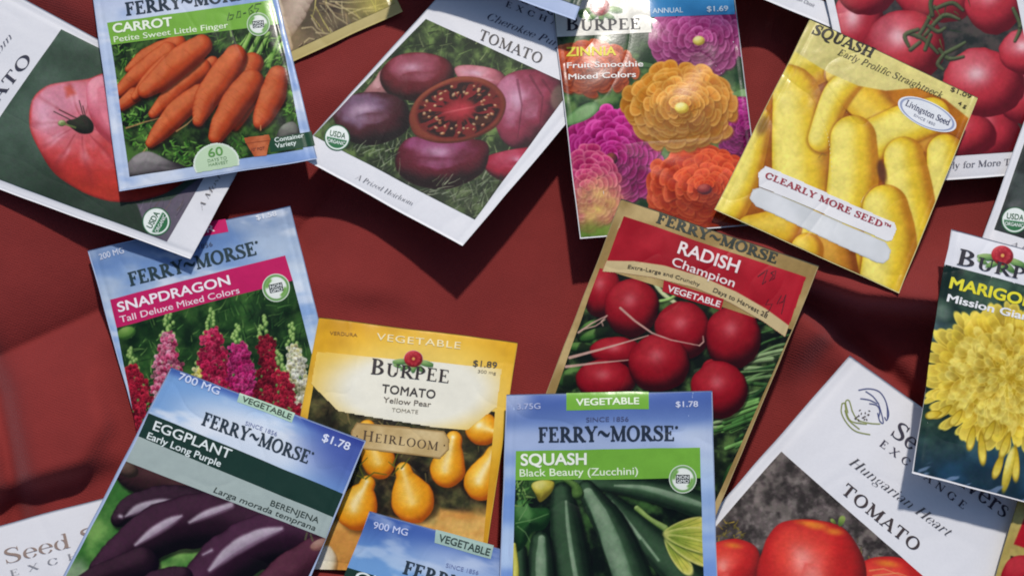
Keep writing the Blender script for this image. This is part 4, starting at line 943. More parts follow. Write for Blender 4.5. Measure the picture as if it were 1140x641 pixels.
# ================================================================== radish
def radish_like(label, C, zc, seed, full=True):
    P = Packet('seed_packet', label, C, zc, 'tan', GR, gloss=1, bulge=1.5, wr=.5, seed=seed)
    return P
def packet_radish():
    P = radish_like('tan bordered packet with red radishes and pen marks on its red title panel', [(692, 221), (912, 296), (787, 598), (574, 524)], (21, 24, 12, 11), 43)
    P.q
    P.panel('tan_print', [tuple(float(k) for k in ah(P.H, u, v)) for u, v in ((.004, .004), (.996, .004), (.996, .996), (.004, .996))], 1.6, lambda p: (p.fill((190, 164, 112)), p.fog((204, 180, 130), (168, 142, 92), 50, 6), p.grain(.08, 4)), .04)
    S = dict(spec=((246, 190, 190), 34, .35), tex=.12)
    def art(p):
        p.fill((50, 72, 44)); p.fog((24, 32, 24), (96, 124, 70), 11, 4, .3, .8)
        def T(w, c, *k): p.tube([(x, y, w/2) for x, y in z9(*k)], np.array(c)*.45, c, np.clip(np.array(c)*1.2+10, 0, 255), lx=-.5)
        r = random.Random(2)
        for k in range(30):
            y = r.uniform(370, 640); x = r.uniform(500, 640); c = [(104, 130, 84), (66, 100, 54), (40, 68, 38), (136, 156, 112)][k % 4]
            T(r.uniform(2.5, 6), c, x-90, y+r.uniform(0, 60), x, y+r.uniform(-10, 10), x+110, y-r.uniform(10, 50))
        for k in range(16):
            y = r.uniform(560, 660); T(r.uniform(3, 6), [(110, 150, 84), (70, 110, 56)][k % 2], 500+r.uniform(-40, 40), y+30, 600, y-10, 700, y-40)
        for x, y, rx, ry, a in ((150, 385, 45, 16, -20), (120, 420, 48, 14, 5), (180, 405, 40, 14, -5), (90, 500, 40, 28, -30), (135, 360, 30, 10, -30)):
            X, Y = z9(x, y)[0]; p.ball(X, Y, rx/2.373, ry/2.373, a, (24, 48, 24), (66, 108, 52), (110, 146, 80))
        p.fog((22, 30, 22), (22, 30, 22), 20, 4, .2, .8, .75, 3, sm(.45, .62, noise(p.X, p.Y, 18, 9, 3)))
        X, Y = z9(330, 290)[0]; T(5, (200, 206, 160), 300, 240, 330, 280, 400, 330); T(4, (150, 180, 110), 310, 300, 350, 290, 380, 260)
        for x, y, rx, ry, a in ((590, 720, 70, 40, -40), (530, 760, 60, 40, -60), (620, 660, 50, 24, -30)):
            X, Y = z9(x, y)[0]; p.ball(X, Y, rx/2.373, ry/2.373, a, (14, 30, 16), (38, 70, 36), (70, 104, 56), tex=.4)
        A = ((60, 6, 16), (152, 22, 38), (182, 50, 60))
        for x, y, rx, ry in ((165, 270, 50, 70), (460, 480, 30, 30), (205, 430, 70, 40), (245, 315, 72, 76), (175, 505, 78, 56), (380, 375, 74, 76), (512, 392, 72, 84), (318, 460, 82, 76), (476, 532, 76, 76)):
            X, Y = z9(x, y)[0]; p.ball(X+1.5, Y+2.5, rx/2.373, ry/2.373, 0, (14, 8, 8), (18, 10, 10), (22, 12, 12), a=.5)
            p.ball(X, Y, rx/2.373, ry/2.373, 0, *A, lx=-.15, ly=-.45, **S)
        for k, w in (((82, 446, 160, 425, 230, 405, 290, 388), 3.2), ((72, 470, 150, 460, 236, 452), 3.0), ((215, 315, 255, 350, 300, 382, 350, 400, 425, 415), 2.4), ((105, 380, 140, 355, 180, 335), 2.2), ((425, 415, 436, 405, 434, 390), 1.6), ((180, 335, 165, 350, 170, 362), 1.2), ((115, 372, 150, 362, 175, 345), 1.4)):
            p.line(z9(*k), w, (206, 170, 156), .95, .8)
    P.panel('radish_print', z9(160, 210, 668, 372, 458, 845, -20, 720), .72, art, .1)
    def head(p):
        p.fill((174, 26, 40)); p.fog((184, 32, 46), (160, 20, 34), 40, 6)
        top = z9(225, 72, 706, 232); c = []
        out = z9(225, 72, 706, 234, 660, 362, 600, 318, 520, 272, 430, 232, 330, 204, 250, 192, 178, 190)
        band = z9(178, 190, 250, 192, 330, 204, 430, 232, 520, 272, 600, 318, 660, 362, 650, 392, 590, 350, 500, 300, 410, 262, 300, 236, 220, 224, 166, 220)
        d1 = p.sd(out, p.X, p.Y); d2 = p.sd(band, p.X, p.Y)
        p.tint((206, 184, 136), sm(.5, -.5, d2)); p.mask = np.minimum(d1, d2) < .2; p.grain(.04, 4)
    P.panel('title_panel', z9(215, 60, 715, 228, 662, 400, 150, 232), .75, head, .15)
    P.text('brand_lettering', 'FERRY~MORSE', (730.5, 247.5), (864, 293.5), 11, (44, 52, 44), 'serif', .03, arc=.6)
    P.text('title_lettering', 'RADISH', z9(366, 170)[0], z9(524, 222)[0], 14, (240, 226, 222), bold=.028, lev=.3)
    P.text('variety_lettering', 'Champion', z9(350, 202)[0], z9(514, 260)[0], 9.5, (238, 222, 218), bold=.012, lev=.3)
    P.text('strap_lettering', 'Extra-Large and Crunchy', z9(233, 211)[0], z9(424, 258)[0], 4.2, (60, 50, 40), bold=.01, lev=.3, arc=2)
    P.text('strap_lettering', 'Days to Harvest 28', z9(458, 272)[0], z9(600, 342)[0], 5.0, (60, 50, 40), bold=.01, lev=.3, arc=1.5)
    P.panel('vegetable_tab', z9(330, 243, 488, 292, 480, 322, 326, 272), 1.4, solid((172, 28, 42)), .2)
    P.text('tab_lettering', 'VEGETABLE', z9(338, 271)[0], z9(476, 314)[0], 6.8, (240, 226, 222), bold=.025, lev=.3)
    for k in ((578, 232, 592, 222, 604, 214, 590, 252, 600, 244), (612, 222, 626, 216, 622, 236, 608, 244, 620, 228, 612, 222), (606, 292, 598, 306, 616, 304, 606, 324, 598, 326), (640, 282, 628, 304, 644, 298, 652, 280, 640, 330)):
        marker(P, z9(*k), .9, (70, 14, 30))
    return P
def marker(P, pts, w, rgb, lev=.34):
    """a felt pen stroke"""
    V = []; F = []
    n = len(pts)
    for i, (x, y) in enumerate(pts):
        a = pts[max(0, i-1)]; b = pts[min(n-1, i+1)]; dx, dy = b[0]-a[0], b[1]-a[1]; l = math.hypot(dx, dy)+1e-6
        V += [(x-dy/l*w/2, y+dx/l*w/2), (x+dy/l*w/2, y-dx/l*w/2)]
    for i in range(n-1): F.append((2*i, 2*i+2, 2*i+3, 2*i+1))
    V = np.array(V); W = P.P(V[:, 0], V[:, 1], lev); me = bpy.data.meshes.new('pen_mark'); me.from_pydata(W.tolist(), [], F)
    link('pen_mark', me, ink(rgb), P.e)

# ================================================================== pink tomato, upper left
def packet_tomato_pink():
    P = Packet('seed_packet', 'white packet with one big ribbed pink tomato, half under the carrot packet', [(-150, 157), (-38, -36), (290, 143), (212, 288)], (17, 19, 17, 19.5), 'white', GR, bulge=1.2, wr=.3, seed=47)
    def art(p):
        p.fill((76, 96, 82)); p.fog((60, 80, 66), (92, 112, 98), 50, 3, .2, .8); p.fog((40, 52, 42), (40, 52, 42), 60, 5, .2, .8, .55, 2, sm(130, 250, p.Y))
        w = [(152, 227), (190, 222), (232, 190), (250, 150), (300, 160), (190, 280), (165, 262)]
        p.poly(w, (112, 104, 118), 1.2); p.blades(w, 60, [(90, 82, 96), (136, 128, 140), (120, 100, 90)], 16, 1.2, -60, 10, .6, 4)
        out = [(33, 142), (36, 112), (52, 96), (75, 91), (98, 88), (116, 82), (150, 82), (195, 96), (222, 140), (214, 190), (185, 214), (150, 224), (122, 224), (92, 214), (62, 194), (45, 170)]
        p.blob(out, (140, 36, 36), (198, 66, 64), (222, 126, 134), lx=-.35, ly=-.55, tex=.3, depth=44)
        # violet pink bloom on the shoulder, orange red below, ribs running out of the stem pit
        m = sm(70, 10, np.hypot((p.X-62)*.9, (p.Y-118)))*sm(2, -3, p.sd(out, p.X, p.Y)); p.tint((218, 156, 176), m*.75)
        m = sm(176, 215, p.Y)*sm(2, -3, p.sd(out, p.X, p.Y)); p.tint((206, 72, 52), m*.7)
        z = p.sl(20, 70, 230, 235); X, Y = p.X[z], p.Y[z]; ins = sm(1, -3, p.sd(out, X, Y)); dx, dy = (X-92)/1.0, (Y-139)*1.1
        rr = np.hypot(dx, dy); aa = np.arctan2(dy, dx)+.25*(noise(X, Y, 30, 4, 2)-.5)+.0018*rr
        gv = np.exp(-(np.sin(aa*5.5+.6)/.3)**2)*sm(9, 18, rr)*sm(96, 40, rr)
        p.mix(z, ins*gv*.42, (150, 44, 52))
        hl = sm(.25, .95, np.sin(aa*11+1.2-1.57+3.14)*.5+.5)*np.exp(-((rr-34)/13)**2)*sm(.25, .6, noise(X, Y, 18, 7, 2))
        p.mix(z, ins*hl*.5, (240, 190, 202))
        p.mix(z, ins*np.exp(-((X-48)/9)**2-((Y-126)/18)**2)*.6, (236, 190, 206))
        p.blob([(98, 92), (112, 84), (135, 84), (135, 160), (112, 150), (100, 128), (96, 108)], (180, 70, 86), (216, 122, 140), (236, 164, 178), depth=16)
        p.poly([(72, 97), (78, 95), (84, 104), (74, 108)], (206, 82, 60), 3.5, .7)
        p.blob([(74, 136), (84, 132), (94, 128), (104, 138), (102, 148), (88, 148)], (20, 24, 20), (44, 50, 40), (60, 66, 50))
        for k in ((60, 124, 76, 132, 92, 142), (66, 122, 82, 130, 96, 136), (90, 128, 96, 140, 88, 112), (92, 118, 98, 140)): p.line(list(zip(k[::2], k[1::2])), 1.1, (60, 50, 46), .8)
        p.ball(69, 137, 4.5, 3.5, 0, (90, 110, 60), (150, 164, 110), (190, 200, 150)); p.line([(69, 137), (84, 142)], 2.2, (120, 140, 80), .8)
    P.panel('tomato_print', [(-39, 186), (68, 33), (264, 131), (186, 269)], .72, art, .1)
    P.text('title_lettering', 'TOMATO', (-46, 170), (37, 66), 12.5, (58, 58, 72), 'serif', .0, track=.06)
    P.text('variety_lettering', 'German Bloom', (-62, 140), (14, 42), 7.5, (96, 98, 112), 'serif', -.012, shear=.28)
    P.text('strap_lettering', 'A Most Prolific', (225, 234), (268, 156), 6, (120, 116, 116), 'serif', -.015, shear=.25)
    x, y = z1(372, 527)[0]; seal_usda(P, x, y, 16, -62)
    return P

# ================================================================== carrot
def packet_carrot():
    P = Packet('seed_packet', 'sky blue packet with bunched orange carrots under a green title band, top left', [(99, -36), (295, -60), (353.5, 177), (132.5, 213)], (25, 23, 22.5, 25), 'blue', GR, gloss=1, bulge=1.8, wr=.5, seed=51)
    P.panel('sky_print', [tuple(float(k) for k in ah(P.H, u, v)) for u, v in ((.005, .005), (.995, .005), (.995, .995), (.005, .995))], 1.1, sky_print((110, 130, 190), (160, 174, 216), (206, 214, 230), 21, (168, 188, 226)), .05)
    fm_word(P, z1(300, 38)[0], z1(612, -6)[0], 14, FM_NAVY)
    P.panel('title_band', [(119.5, 26), (303, 0), (311, 27), (124, 50)], 1.4, solid((122, 176, 66), .05), .1)
    P.text('title_lettering', 'CARROT', z1(270, 79)[0], z1(410, 62)[0], 9.6, (238, 246, 226), bold=.04)
    P.text('variety_lettering', 'Petite Sweet Little Finger', z1(272, 101)[0], z1(542, 66)[0], 6.3, (226, 240, 206), bold=.012)
    def art(p):
        p.fill((44, 62, 36)); p.fog((28, 40, 28), (86, 120, 60), 11, 5, .3, .8)
        Gc = [(104, 150, 62), (70, 116, 46), (46, 80, 38), (150, 186, 100), (30, 48, 28)]
        p.blades(z1(470, 90, 640, 55, 700, 300, 600, 220), 150, Gc, 12, 1.8, -50, 60, .8, 3)
        p.blades(z1(268, 110, 330, 100, 300, 200, 270, 210), 50, Gc, 9, 1.6, 0, 180, .9, 4)
        A = ((112, 42, 22), (186, 80, 38), (214, 122, 76)); S = dict(tex=.3, streak=0)
        def car(*k): 
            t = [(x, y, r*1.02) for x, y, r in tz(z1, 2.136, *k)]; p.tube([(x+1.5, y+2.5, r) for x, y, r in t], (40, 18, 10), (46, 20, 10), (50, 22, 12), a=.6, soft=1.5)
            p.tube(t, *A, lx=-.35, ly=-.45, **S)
            r_ = random.Random(int(k[0]))
            for q in range(5):
                i = r_.randrange(len(t)-1); f = r_.random(); x = t[i][0]*(1-f)+t[i+1][0]*f; y = t[i][1]*(1-f)+t[i+1][1]*f; w = (t[i][2]*(1-f)+t[i+1][2]*f)*.7
                p.line([(x-w*.6, y-w*.4), (x+w*.4, y+w*.35)], .7, (166, 70, 32), .3)
        for x, y in ((590, 110), (600, 130), (575, 95)):
            p.tube([(*z1(x, y+30)[0], 3.2), (*z1(x+40, y-50)[0], 2.2)], (60, 96, 40), (130, 172, 84), (170, 200, 120))
        p.tube([(*z1(622, 165)[0], 3.6), (*z1(680, 100)[0], 3.4), (*z1(760, 30)[0], 3)], (60, 96, 40), (126, 168, 80), (170, 204, 120))
        p.tube([(*z1(640, 158)[0], 2.6), (*z1(665, 90)[0], 2.2)], (50, 86, 36), (110, 156, 70), (150, 186, 100))
        p.blades(z1(590, 80, 650, 80, 700, 250, 620, 150), 70, Gc, 9, 1.5, -40, 60, .85, 13)
        p.blades(z1(285, 270, 350, 255, 370, 340, 470, 330, 500, 350, 450, 400, 350, 370, 300, 330), 230, [(96, 148, 60), (70, 124, 50), (128, 176, 84), (40, 70, 34)], 7, 1.9, 0, 180, .9, 5)
        p.blades(z1(540, 310, 590, 320, 600, 370, 560, 380), 40, [(96, 148, 60), (70, 124, 50), (40, 70, 34)], 6, 1.8, 0, 180, .9, 6)
        p.blades(z1(670, 200, 700, 210, 712, 290, 680, 270), 40, [(96, 148, 60), (70, 124, 50), (128, 176, 84)], 7, 1.8, 0, 180, .9, 7)
        car(600, 150, 26, 590, 190, 20)
        car(420, 105, 22, 350, 140, 24, 305, 165, 8)
        car(400, 125, 24, 340, 170, 24, 285, 215, 14)
        car(320, 225, 18, 290, 250, 14)
        car(505, 150, 16, 470, 180, 20, 430, 215, 18, 395, 250, 8)
        car(455, 120, 14, 400, 150, 20, 350, 195, 16, 320, 230, 8)
        car(610, 215, 16, 590, 250, 18, 560, 300, 12)
        car(480, 165, 24, 420, 215, 24, 365, 270, 12)
        car(478, 110, 26, 430, 145, 33, 380, 190, 28, 345, 215, 18)
        car(475, 225, 24, 430, 260, 28, 385, 310, 22, 358, 340, 12)
        car(560, 135, 28, 530, 185, 36, 490, 240, 28, 472, 288, 14)
        car(598, 195, 30, 565, 240, 34, 530, 295, 27, 515, 325, 18)
        car(662, 180, 24, 650, 225, 30, 630, 270, 26, 618, 292, 16)
        for k in ((300, 305, 345, 290, 385, 280), (420, 312, 445, 296, 462, 280), (338, 365, 350, 350), (620, 310, 620, 298)): p.line(z1(*k), 1.6, (206, 160, 110), .8, .6)
        # stones
        p.blob(z1(300, 420, 310, 380, 350, 360, 400, 380, 440, 395, 440, 415), (60, 56, 58), (128, 122, 122), (160, 154, 152), tex=.4)
        p.blob(z1(660, 330, 670, 300, 700, 290, 712, 320), (60, 60, 60), (120, 120, 112), (150, 150, 140), tex=.3)
    P.panel('carrot_print', [(124, 50), (311, 27), (338, 166), (144, 197)], .7, art, .1)
    # half round day count badge
    cx, cy = z1(515, 388)[0]
    def bd(p):
        p.fill((188, 214, 176)); p.tint((226, 236, 220), sm(.86, .9, p.R)); 
    def bd2(p):
        p.fill((196, 220, 184)); c, s = math.cos(math.radians(-9.5)), math.sin(math.radians(-9.5))
        X = (p.X-cx)*c+(p.Y-cy)*s; Y = -(p.X-cx)*s+(p.Y-cy)*c; r = np.hypot(X, Y*1.15); p.tint((226, 236, 222), sm(23, 24.5, r)); p.mask = (r < 26) & (Y < 7.5)
    P.panel('day_badge', [(cx-30, cy-26), (cx+28, cy-34), (cx+32, cy+8), (cx-26, cy+14)], .7, bd2, .16)
    P.text('badge_lettering', '60', z1(497, 374)[0], z1(532, 368)[0], 9.5, (96, 156, 76), bold=.02, lev=.26)
    P.text('badge_lettering', 'DAYS TO', z1(495, 386)[0], z1(540, 379)[0], 3.4, (110, 150, 100), lev=.26)
    P.text('badge_lettering', 'HARVEST', z1(497, 396)[0], z1(543, 389)[0], 3.4, (110, 150, 100), lev=.26)
    # terracotta pot mark and dark ribbon
    def pot(p):
        p.fill((0, 0, 0)); o1 = z1(580, 328, 640, 320, 645, 334, 584, 342); o2 = z1(584, 340, 643, 332, 634, 370, 604, 374)
        d = np.minimum(p.sd(o1, p.X, p.Y), p.sd(o2, p.X, p.Y)); p.fill((196, 104, 62)); p.fog((206, 116, 74), (176, 86, 48), 12, 3)
        p.line(z1(584, 342, 644, 334), .8, (140, 66, 40)); p.mask = d < 0
    P.panel('pot_emblem', z1(574, 316, 652, 308, 652, 372, 578, 380), .5, pot, .2)
    P.text('badge_lettering', '10" POT', z1(598, 360)[0], z1(630, 356)[0], 3.2, (110, 40, 30), bold=.02, lev=.27)
    P.panel('ribbon_label', z1(638, 330, 742, 312, 750, 346, 644, 362), 1.0, solid((36, 74, 52)), .17)
    P.text('ribbon_lettering', 'Container', z1(654, 338)[0], z1(724, 326)[0], 4.8, (222, 234, 226), bold=.02, lev=.27)
    P.text('ribbon_lettering', 'Variety', z1(656, 352)[0], z1(706, 343)[0], 4.8, (222, 234, 226), bold=.02, lev=.27)
    x, y = z1(615, 58)[0]; seal_nongmo(P, x, y, 13, -6)
    for k in ((545, 30, 540, 48, 552, 44, 556, 34, 546, 36), (566, 28, 562, 42, 572, 40, 572, 26, 564, 28), (578, 32, 586, 30), (602, 12, 592, 22, 594, 34, 604, 28, 596, 24), (622, 8, 608, 10, 606, 20, 616, 20, 610, 30)): marker(P, z1(*k), .9, (60, 92, 50))
    return P
# ================================================================== dark green ended packet, top centre
def packet_green_end():
    P = Packet('seed_packet', 'white edged packet end with a dark green ribbon at the top centre', [(517, -291), (724, -218), (640, 23), (433, -51)], (30, 30, 31, 31), 'blue', GR, gloss=1, bulge=1.2, wr=.3, seed=57)
    f = lambda *k: [tuple(float(a) for a in ah(P.H, u, v)) for u, v in k]
    P.panel('leaf_print', f((.08, .3), (.92, .3), (.92, .9), (.08, .9)), 1.2, lambda p: (p.fill((60, 100, 60)), p.fog((40, 76, 46), (120, 160, 90), 14, 3)), .1)
    P.panel('ribbon_label', f((.5, .8), (1.0, .8), (1.0, .935), (.5, .935)), 1.2, solid((38, 68, 54)), .15)
    a, b = f((.62, .915), (.93, .915)); P.text('ribbon_lettering', 'Container Variety', a, b, 4, (200, 214, 206), bold=.02)
    return P

# ================================================================== yellow straightneck squash
def packet_squash_yellow():
    P = Packet('seed_packet', 'pale yellow packet filled with yellow squash and a clear seed window, upper right', [(902, 21.5), (1089, 109), (1001, 326), (795, 233)], (27, 24, 24, 21), 'cream', GR, gloss=1, bulge=1.8, wr=.5, seed=61)
    full = [tuple(float(k) for k in ah(P.H, u, v)) for u, v in ((.004, .004), (.996, .004), (.996, .996), (.004, .996))]
    def art(p):
        p.fill((196, 122, 34)); p.fog((206, 136, 40), (166, 96, 30), 30, 4)
        p.wob = 0; A = ((196, 136, 40), (236, 204, 64), (248, 232, 130)); S = dict(tex=.0)
        def sq(*k, c=A, lx=-.5):
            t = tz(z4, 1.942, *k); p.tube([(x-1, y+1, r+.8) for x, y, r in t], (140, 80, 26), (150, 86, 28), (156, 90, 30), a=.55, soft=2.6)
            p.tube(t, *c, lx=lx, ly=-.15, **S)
        B = ((186, 120, 36), (232, 190, 58), (244, 216, 104)); D = ((150, 84, 34), (204, 142, 52), (224, 172, 76))
        sq(250, 120, 60, 200, 150, 50, 130, 160, 30)
        sq(400, 260, 40, 340, 200, 44, 300, 160, 30, c=B); sq(560, 330, 26, 500, 300, 34, 460, 250, 30, c=D)
        sq(90, 300, 34, 60, 400, 40, 30, 470, 30); sq(130, 260, 26, 100, 380, 30, 60, 450, 40)
        sq(225, 560, 56, 222, 440, 66, 216, 320, 62, 208, 210, 52, 190, 180, 40)
        sq(330, 170, 26, 300, 200, 32, 280, 240, 30, 262, 300, 30)
        sq(500, 250, 40, 430, 275, 46, 350, 315, 46, lx=-.1)
        sq(530, 330, 40, 530, 420, 46, 500, 520, 50)
        sq(330, 300, 50, 330, 380, 55, 318, 500, 56, 300, 640, 50)
        sq(440, 340, 44, 452, 420, 52, 462, 500, 50, 450, 620, 50)
        sq(400, 450, 50, 410, 540, 58, 385, 700, 60)
        sq(290, 520, 40, 300, 620, 46, c=D); sq(180, 490, 40, 110, 500, 36, c=B); sq(230, 540, 36, 210, 620, 40, c=B)
        p.ell(*z4(392, 372)[0], 5, 13, -12, (104, 64, 48), 2, .85); p.ell(*z4(134, 272)[0], 6, 11, 20, (120, 80, 60), 3, .6)
        p.line(z4(255, 340, 262, 332, 272, 336), 1.2, (150, 120, 50), .5)
        # cream header with a curved foot
        hd = z4(238, 40, 602, 214, 580, 256, 530, 215, 470, 190, 400, 196, 340, 186, 280, 160, 232, 130, 205, 112)
        p.poly(hd, (226, 214, 142), 1.0); p.grain(.04, 5)
    P.panel('squash_print', full, .72, art, .06)
    P.text('title_lettering', 'SQUASH', z4(240, 72)[0], z4(368, 126)[0], 11.5, (40, 34, 24), 'serif', .03, shear=.12, track=.02)
    P.text('variety_lettering', 'Early Prolific Straightneck', z4(294, 118)[0], z4(520, 212)[0], 7.5, (84, 76, 40), 'serif', .0, shear=.25)
    P.text('price_lettering', '$1.09', z4(540, 196)[0], z4(584, 214)[0], 4.6, (60, 50, 30), 'sans', .02)
    P.text('weight_lettering', '4 g', z4(556, 226)[0], z4(574, 234)[0], 4.4, (60, 50, 30), 'sans', .02)
    cx, cy = z4(490, 247)[0]
    def ov(p):
        p.fill((236, 238, 240)); p.tint((150, 160, 190), sm(.84, .88, p.R)*sm(.95, .92, p.R))
        
    P.disc('maker_badge', cx, cy, 35.5, ov, .14, ry=14.5, ang=25)
    L = rotL(cx, cy, 25)
    P.text('maker_lettering', 'Livingston Seed', L(-27, 1.2), L(27, 1.2), 6.8, (60, 66, 100), 'serif', .015, lev=.24)
    P.text('maker_lettering', 'SINCE 1850', L(-13, 8), L(13, 8), 3, (110, 116, 140), 'sans', lev=.24)
    # seed window
    def win(p):
        p.fill((222, 224, 226)); o = z4(104, 428, 112, 408, 128, 404, 400, 522, 412, 540, 408, 560, 396, 570, 380, 568, 118, 446)
        d = p.sd(o, p.X, p.Y); p.fog((214, 216, 216), (230, 231, 232), 30, 7, .2, .8)
        p.tint((168, 164, 150), sm(-2.2, 0, d)*.55); p.mask = d < 0
    P.panel('seed_window', z4(90, 380, 430, 520, 420, 590, 95, 460), .8, win, .13)
    def lab(p):
        p.fill((238, 236, 236)); o = z4(124, 372, 140, 358, 420, 482, 424, 496, 414, 520, 404, 522, 126, 404)
        d = p.sd(o, p.X, p.Y); p.mask = d < 0
    P.panel('window_label', z4(112, 346, 434, 478, 424, 536, 112, 408), .8, lab, .19)
    P.text('window_lettering', 'CLEARLY MORE SEED™', z4(138, 384)[0], z4(408, 499)[0], 6.8, (160, 50, 66), 'serif', .028, lev=.3, track=.03)
    return P

# ================================================================== right edge, dark picture with organic seal
def packet_dark_right():
    P = Packet('seed_packet', 'white bordered packet with dark picture and organic seal, cut off by right edge', [(1206, -44), (1410, 18), (1290, 347), (1086, 285)], (12, 12, 15, 14), 'white', GR, bulge=1.2, wr=.3, seed=67)
    q = [z12(650, 15)[0], (1356, 56), (1282, 305), z12(522, 480)[0]]
    def art(p):
        p.fill((54, 66, 64)); p.fog((40, 50, 50), (76, 86, 84), 22, 4); x, y = z12(605, 385)[0]; p.ell(x, y, 8, 5, -10, (120, 120, 120), 4, .6)
        p.ball(1230, 130, 60, 60, 0, (60, 20, 30), (120, 40, 50), (170, 90, 90))
    q[0] = (1140+ (1206-1140)*.9, -10)
    q = [(1193, 12), (1362, 64), (1280, 310), z12(522, 482)[0]]
    P.panel('picture_print', q, .9, art, .1)
    x, y = z12(603, 445)[0]; seal_usda(P, x, y, 15, 8)
    P.text('strap_lettering', 'A Dark Heirloom', z12(585, 545)[0], (1210, 303), 5, (130, 130, 136), 'serif', -.01, shear=.25)
    return P

# ================================================================== small tan bordered packet at lower right edge
def packet_tan_right():
    P = Packet('seed_packet', 'tan bordered packet with red panels, cut off by the right edge below the marigolds', [(1141, 529), (1350, 592), (1276, 850), (1064, 790)], (9, 9, 9, 9), 'olive', GR, gloss=1, bulge=1.4, wr=.35, seed=71)
    z = Z(3.98, 1040, 480)
    def art(p):
        p.fill((196, 180, 112)); p.fog((206, 192, 126), (180, 162, 96), 40, 4)
        p.poly([(1154, 542), (1340, 600), z(470, 535)[0], z(352, 498)[0]], (178, 30, 46), .8)
        p.poly([z(340, 548)[0], z(480, 588)[0], (1262, 838), (1078, 786)], (60, 20, 26), .8)
        p.ball(*z(400, 640)[0], 26, 24, 0, (80, 10, 20), (160, 26, 42), (190, 60, 70)); p.ball(1170, 700, 30, 30, 0, (80, 10, 20), (160, 26, 42), (190, 60, 70))
    P.panel('red_print', [tuple(float(k) for k in ah(P.H, u, v)) for u, v in ((.004, .004), (.996, .004), (.996, .996), (.004, .996))], 1.0, art, .07)
    return P

# ================================================================== marigold
def packet_marigold():
    P = Packet('seed_packet', 'dark green packet with a large yellow marigold bloom and yellow title, right edge', [(1059, 255), (1265, 311), (1222, 580), (1015, 526)], (24, 21, 17, 19), 'white', GR, gloss=2, bulge=2, wr=.7, seed=73)
    def art(p):
        p.fill((50, 74, 62)); p.fog((34, 56, 50), (90, 116, 96), 26, 4, .3, .8); p.fog((46, 84, 116), (36, 60, 80), 30, 9, .3, .7, .8, 3, sm(470, 520, p.Y+.0*p.X))
        p.ell(*z11(100, 335)[0], 22, 12, 20, (96, 116, 130), 8, .6); p.ell(*z11(108, 300)[0], 12, 8, 20, (170, 186, 170), 5, .5); p.ell(*z11(118, 345)[0], 10, 8, 60, (80, 110, 70), 5, .6)
        r = random.Random(6); cx, cy = z11(232, 415)[0]
        def ring_(q, n, L, W, cb, ct, dy=0, jit=.12):
            for j in range(n):
                a = (j+r.uniform(-.3, .3))/n*6.283; x = cx+math.cos(a)*88*q; y = cy+dy+math.sin(a)*68*q
                a2 = a+r.uniform(-jit, jit); k = r.uniform(.86, 1.08)
                p.petal(x, y, a2, L*r.uniform(.75, 1.2), W*r.uniform(.8, 1.2), np.clip(np.array(cb)*k, 0, 255), np.clip(np.array(ct)*k, 0, 255), np.clip(np.array(ct)*1.05, 0, 255), .6)
        p.ell(cx, cy, 84, 62, 10, (190, 160, 40), 6)
        ring_(.86, 40, 26, 8, (194, 160, 46), (240, 220, 104), jit=.3); ring_(.8, 46, 27, 11, (188, 154, 44), (238, 216, 100), jit=.3); ring_(.7, 50, 24, 11, (188, 152, 36), (234, 210, 84), jit=.45)
        for q, n, L, W in ((.62, 54, 20, 9), (.52, 50, 18, 9), (.43, 44, 17, 8), (.34, 36, 16, 8), (.25, 28, 15, 7), (.16, 20, 13, 6), (.07, 12, 10, 5)):
            ring_(q, n, L, W, (200, 166, 52), (242, 224, 118), jit=1.0)
        p.fog((176, 140, 30), (246, 230, 130), 9, 6, .3, .7, .35, 3, sm(1.0, .8, np.hypot((p.X-cx)/92, (p.Y-cy)/70)))
        # drooping lower petals
        for x, y, a, L in ((120, 470, 2.5, 26), (165, 510, 1.75, 34), (180, 520, 1.5, 50), (215, 560, 1.9, 36), (240, 545, 1.55, 54), (200, 500, 2.0, 30), (140, 480, 2.2, 24), (228, 520, 1.9, 40), (100, 480, 2.9, 18)):
            X, Y = z11(x, y)[0]; p.petal(X-math.cos(a)*6, Y-math.sin(a)*6, a, L/1.6+8, 9, (206, 176, 46), (238, 220, 110), (160, 130, 30), .6)
        x, y = z11(228, 580)[0]; p.ball(x, y, 5, 26, 12, (190, 170, 60), (226, 206, 90), (240, 228, 140))
        p.fog((150, 170, 200), (150, 170, 200), 30, 2, .3, .7, .7, 2, sm(.62, .75, noise(p.X*.6+40, p.Y*1.6+p.X*.5, 14, 6, 3))*sm(505, 520, p.Y-.25*(p.X-1015)))
    P.panel('flower_print', [z11(113, 214)[0], (1257, 349), (1220, 578), (1017, 524)], .72, art, .08)
    c = Z(4.93, 1000, 250)
    P.panel('header_panel', [(1060.5, 257), (1263, 312), (1257, 349), c(250, 224)[0]], 1.6, solid((232, 232, 236), .02), .06)
    x, y = c(572, 170)[0]; logo_flower(P, x, y, 12, 12)
    P.text('brand_lettering', 'BURPEE', c(312, 215)[0], c(860, 345)[0], 18, (44, 42, 52), 'serif', .0, small=.76, lev=.34)
    P.text('title_lettering', 'MARIGOLD', c(278, 345)[0], c(800, 470)[0], 12, (236, 226, 50), bold=.045)
    P.text('variety_lettering', 'Mission Giant', c(265, 420)[0], c(745, 535)[0], 8.2, (240, 240, 240), bold=.035)
    return P

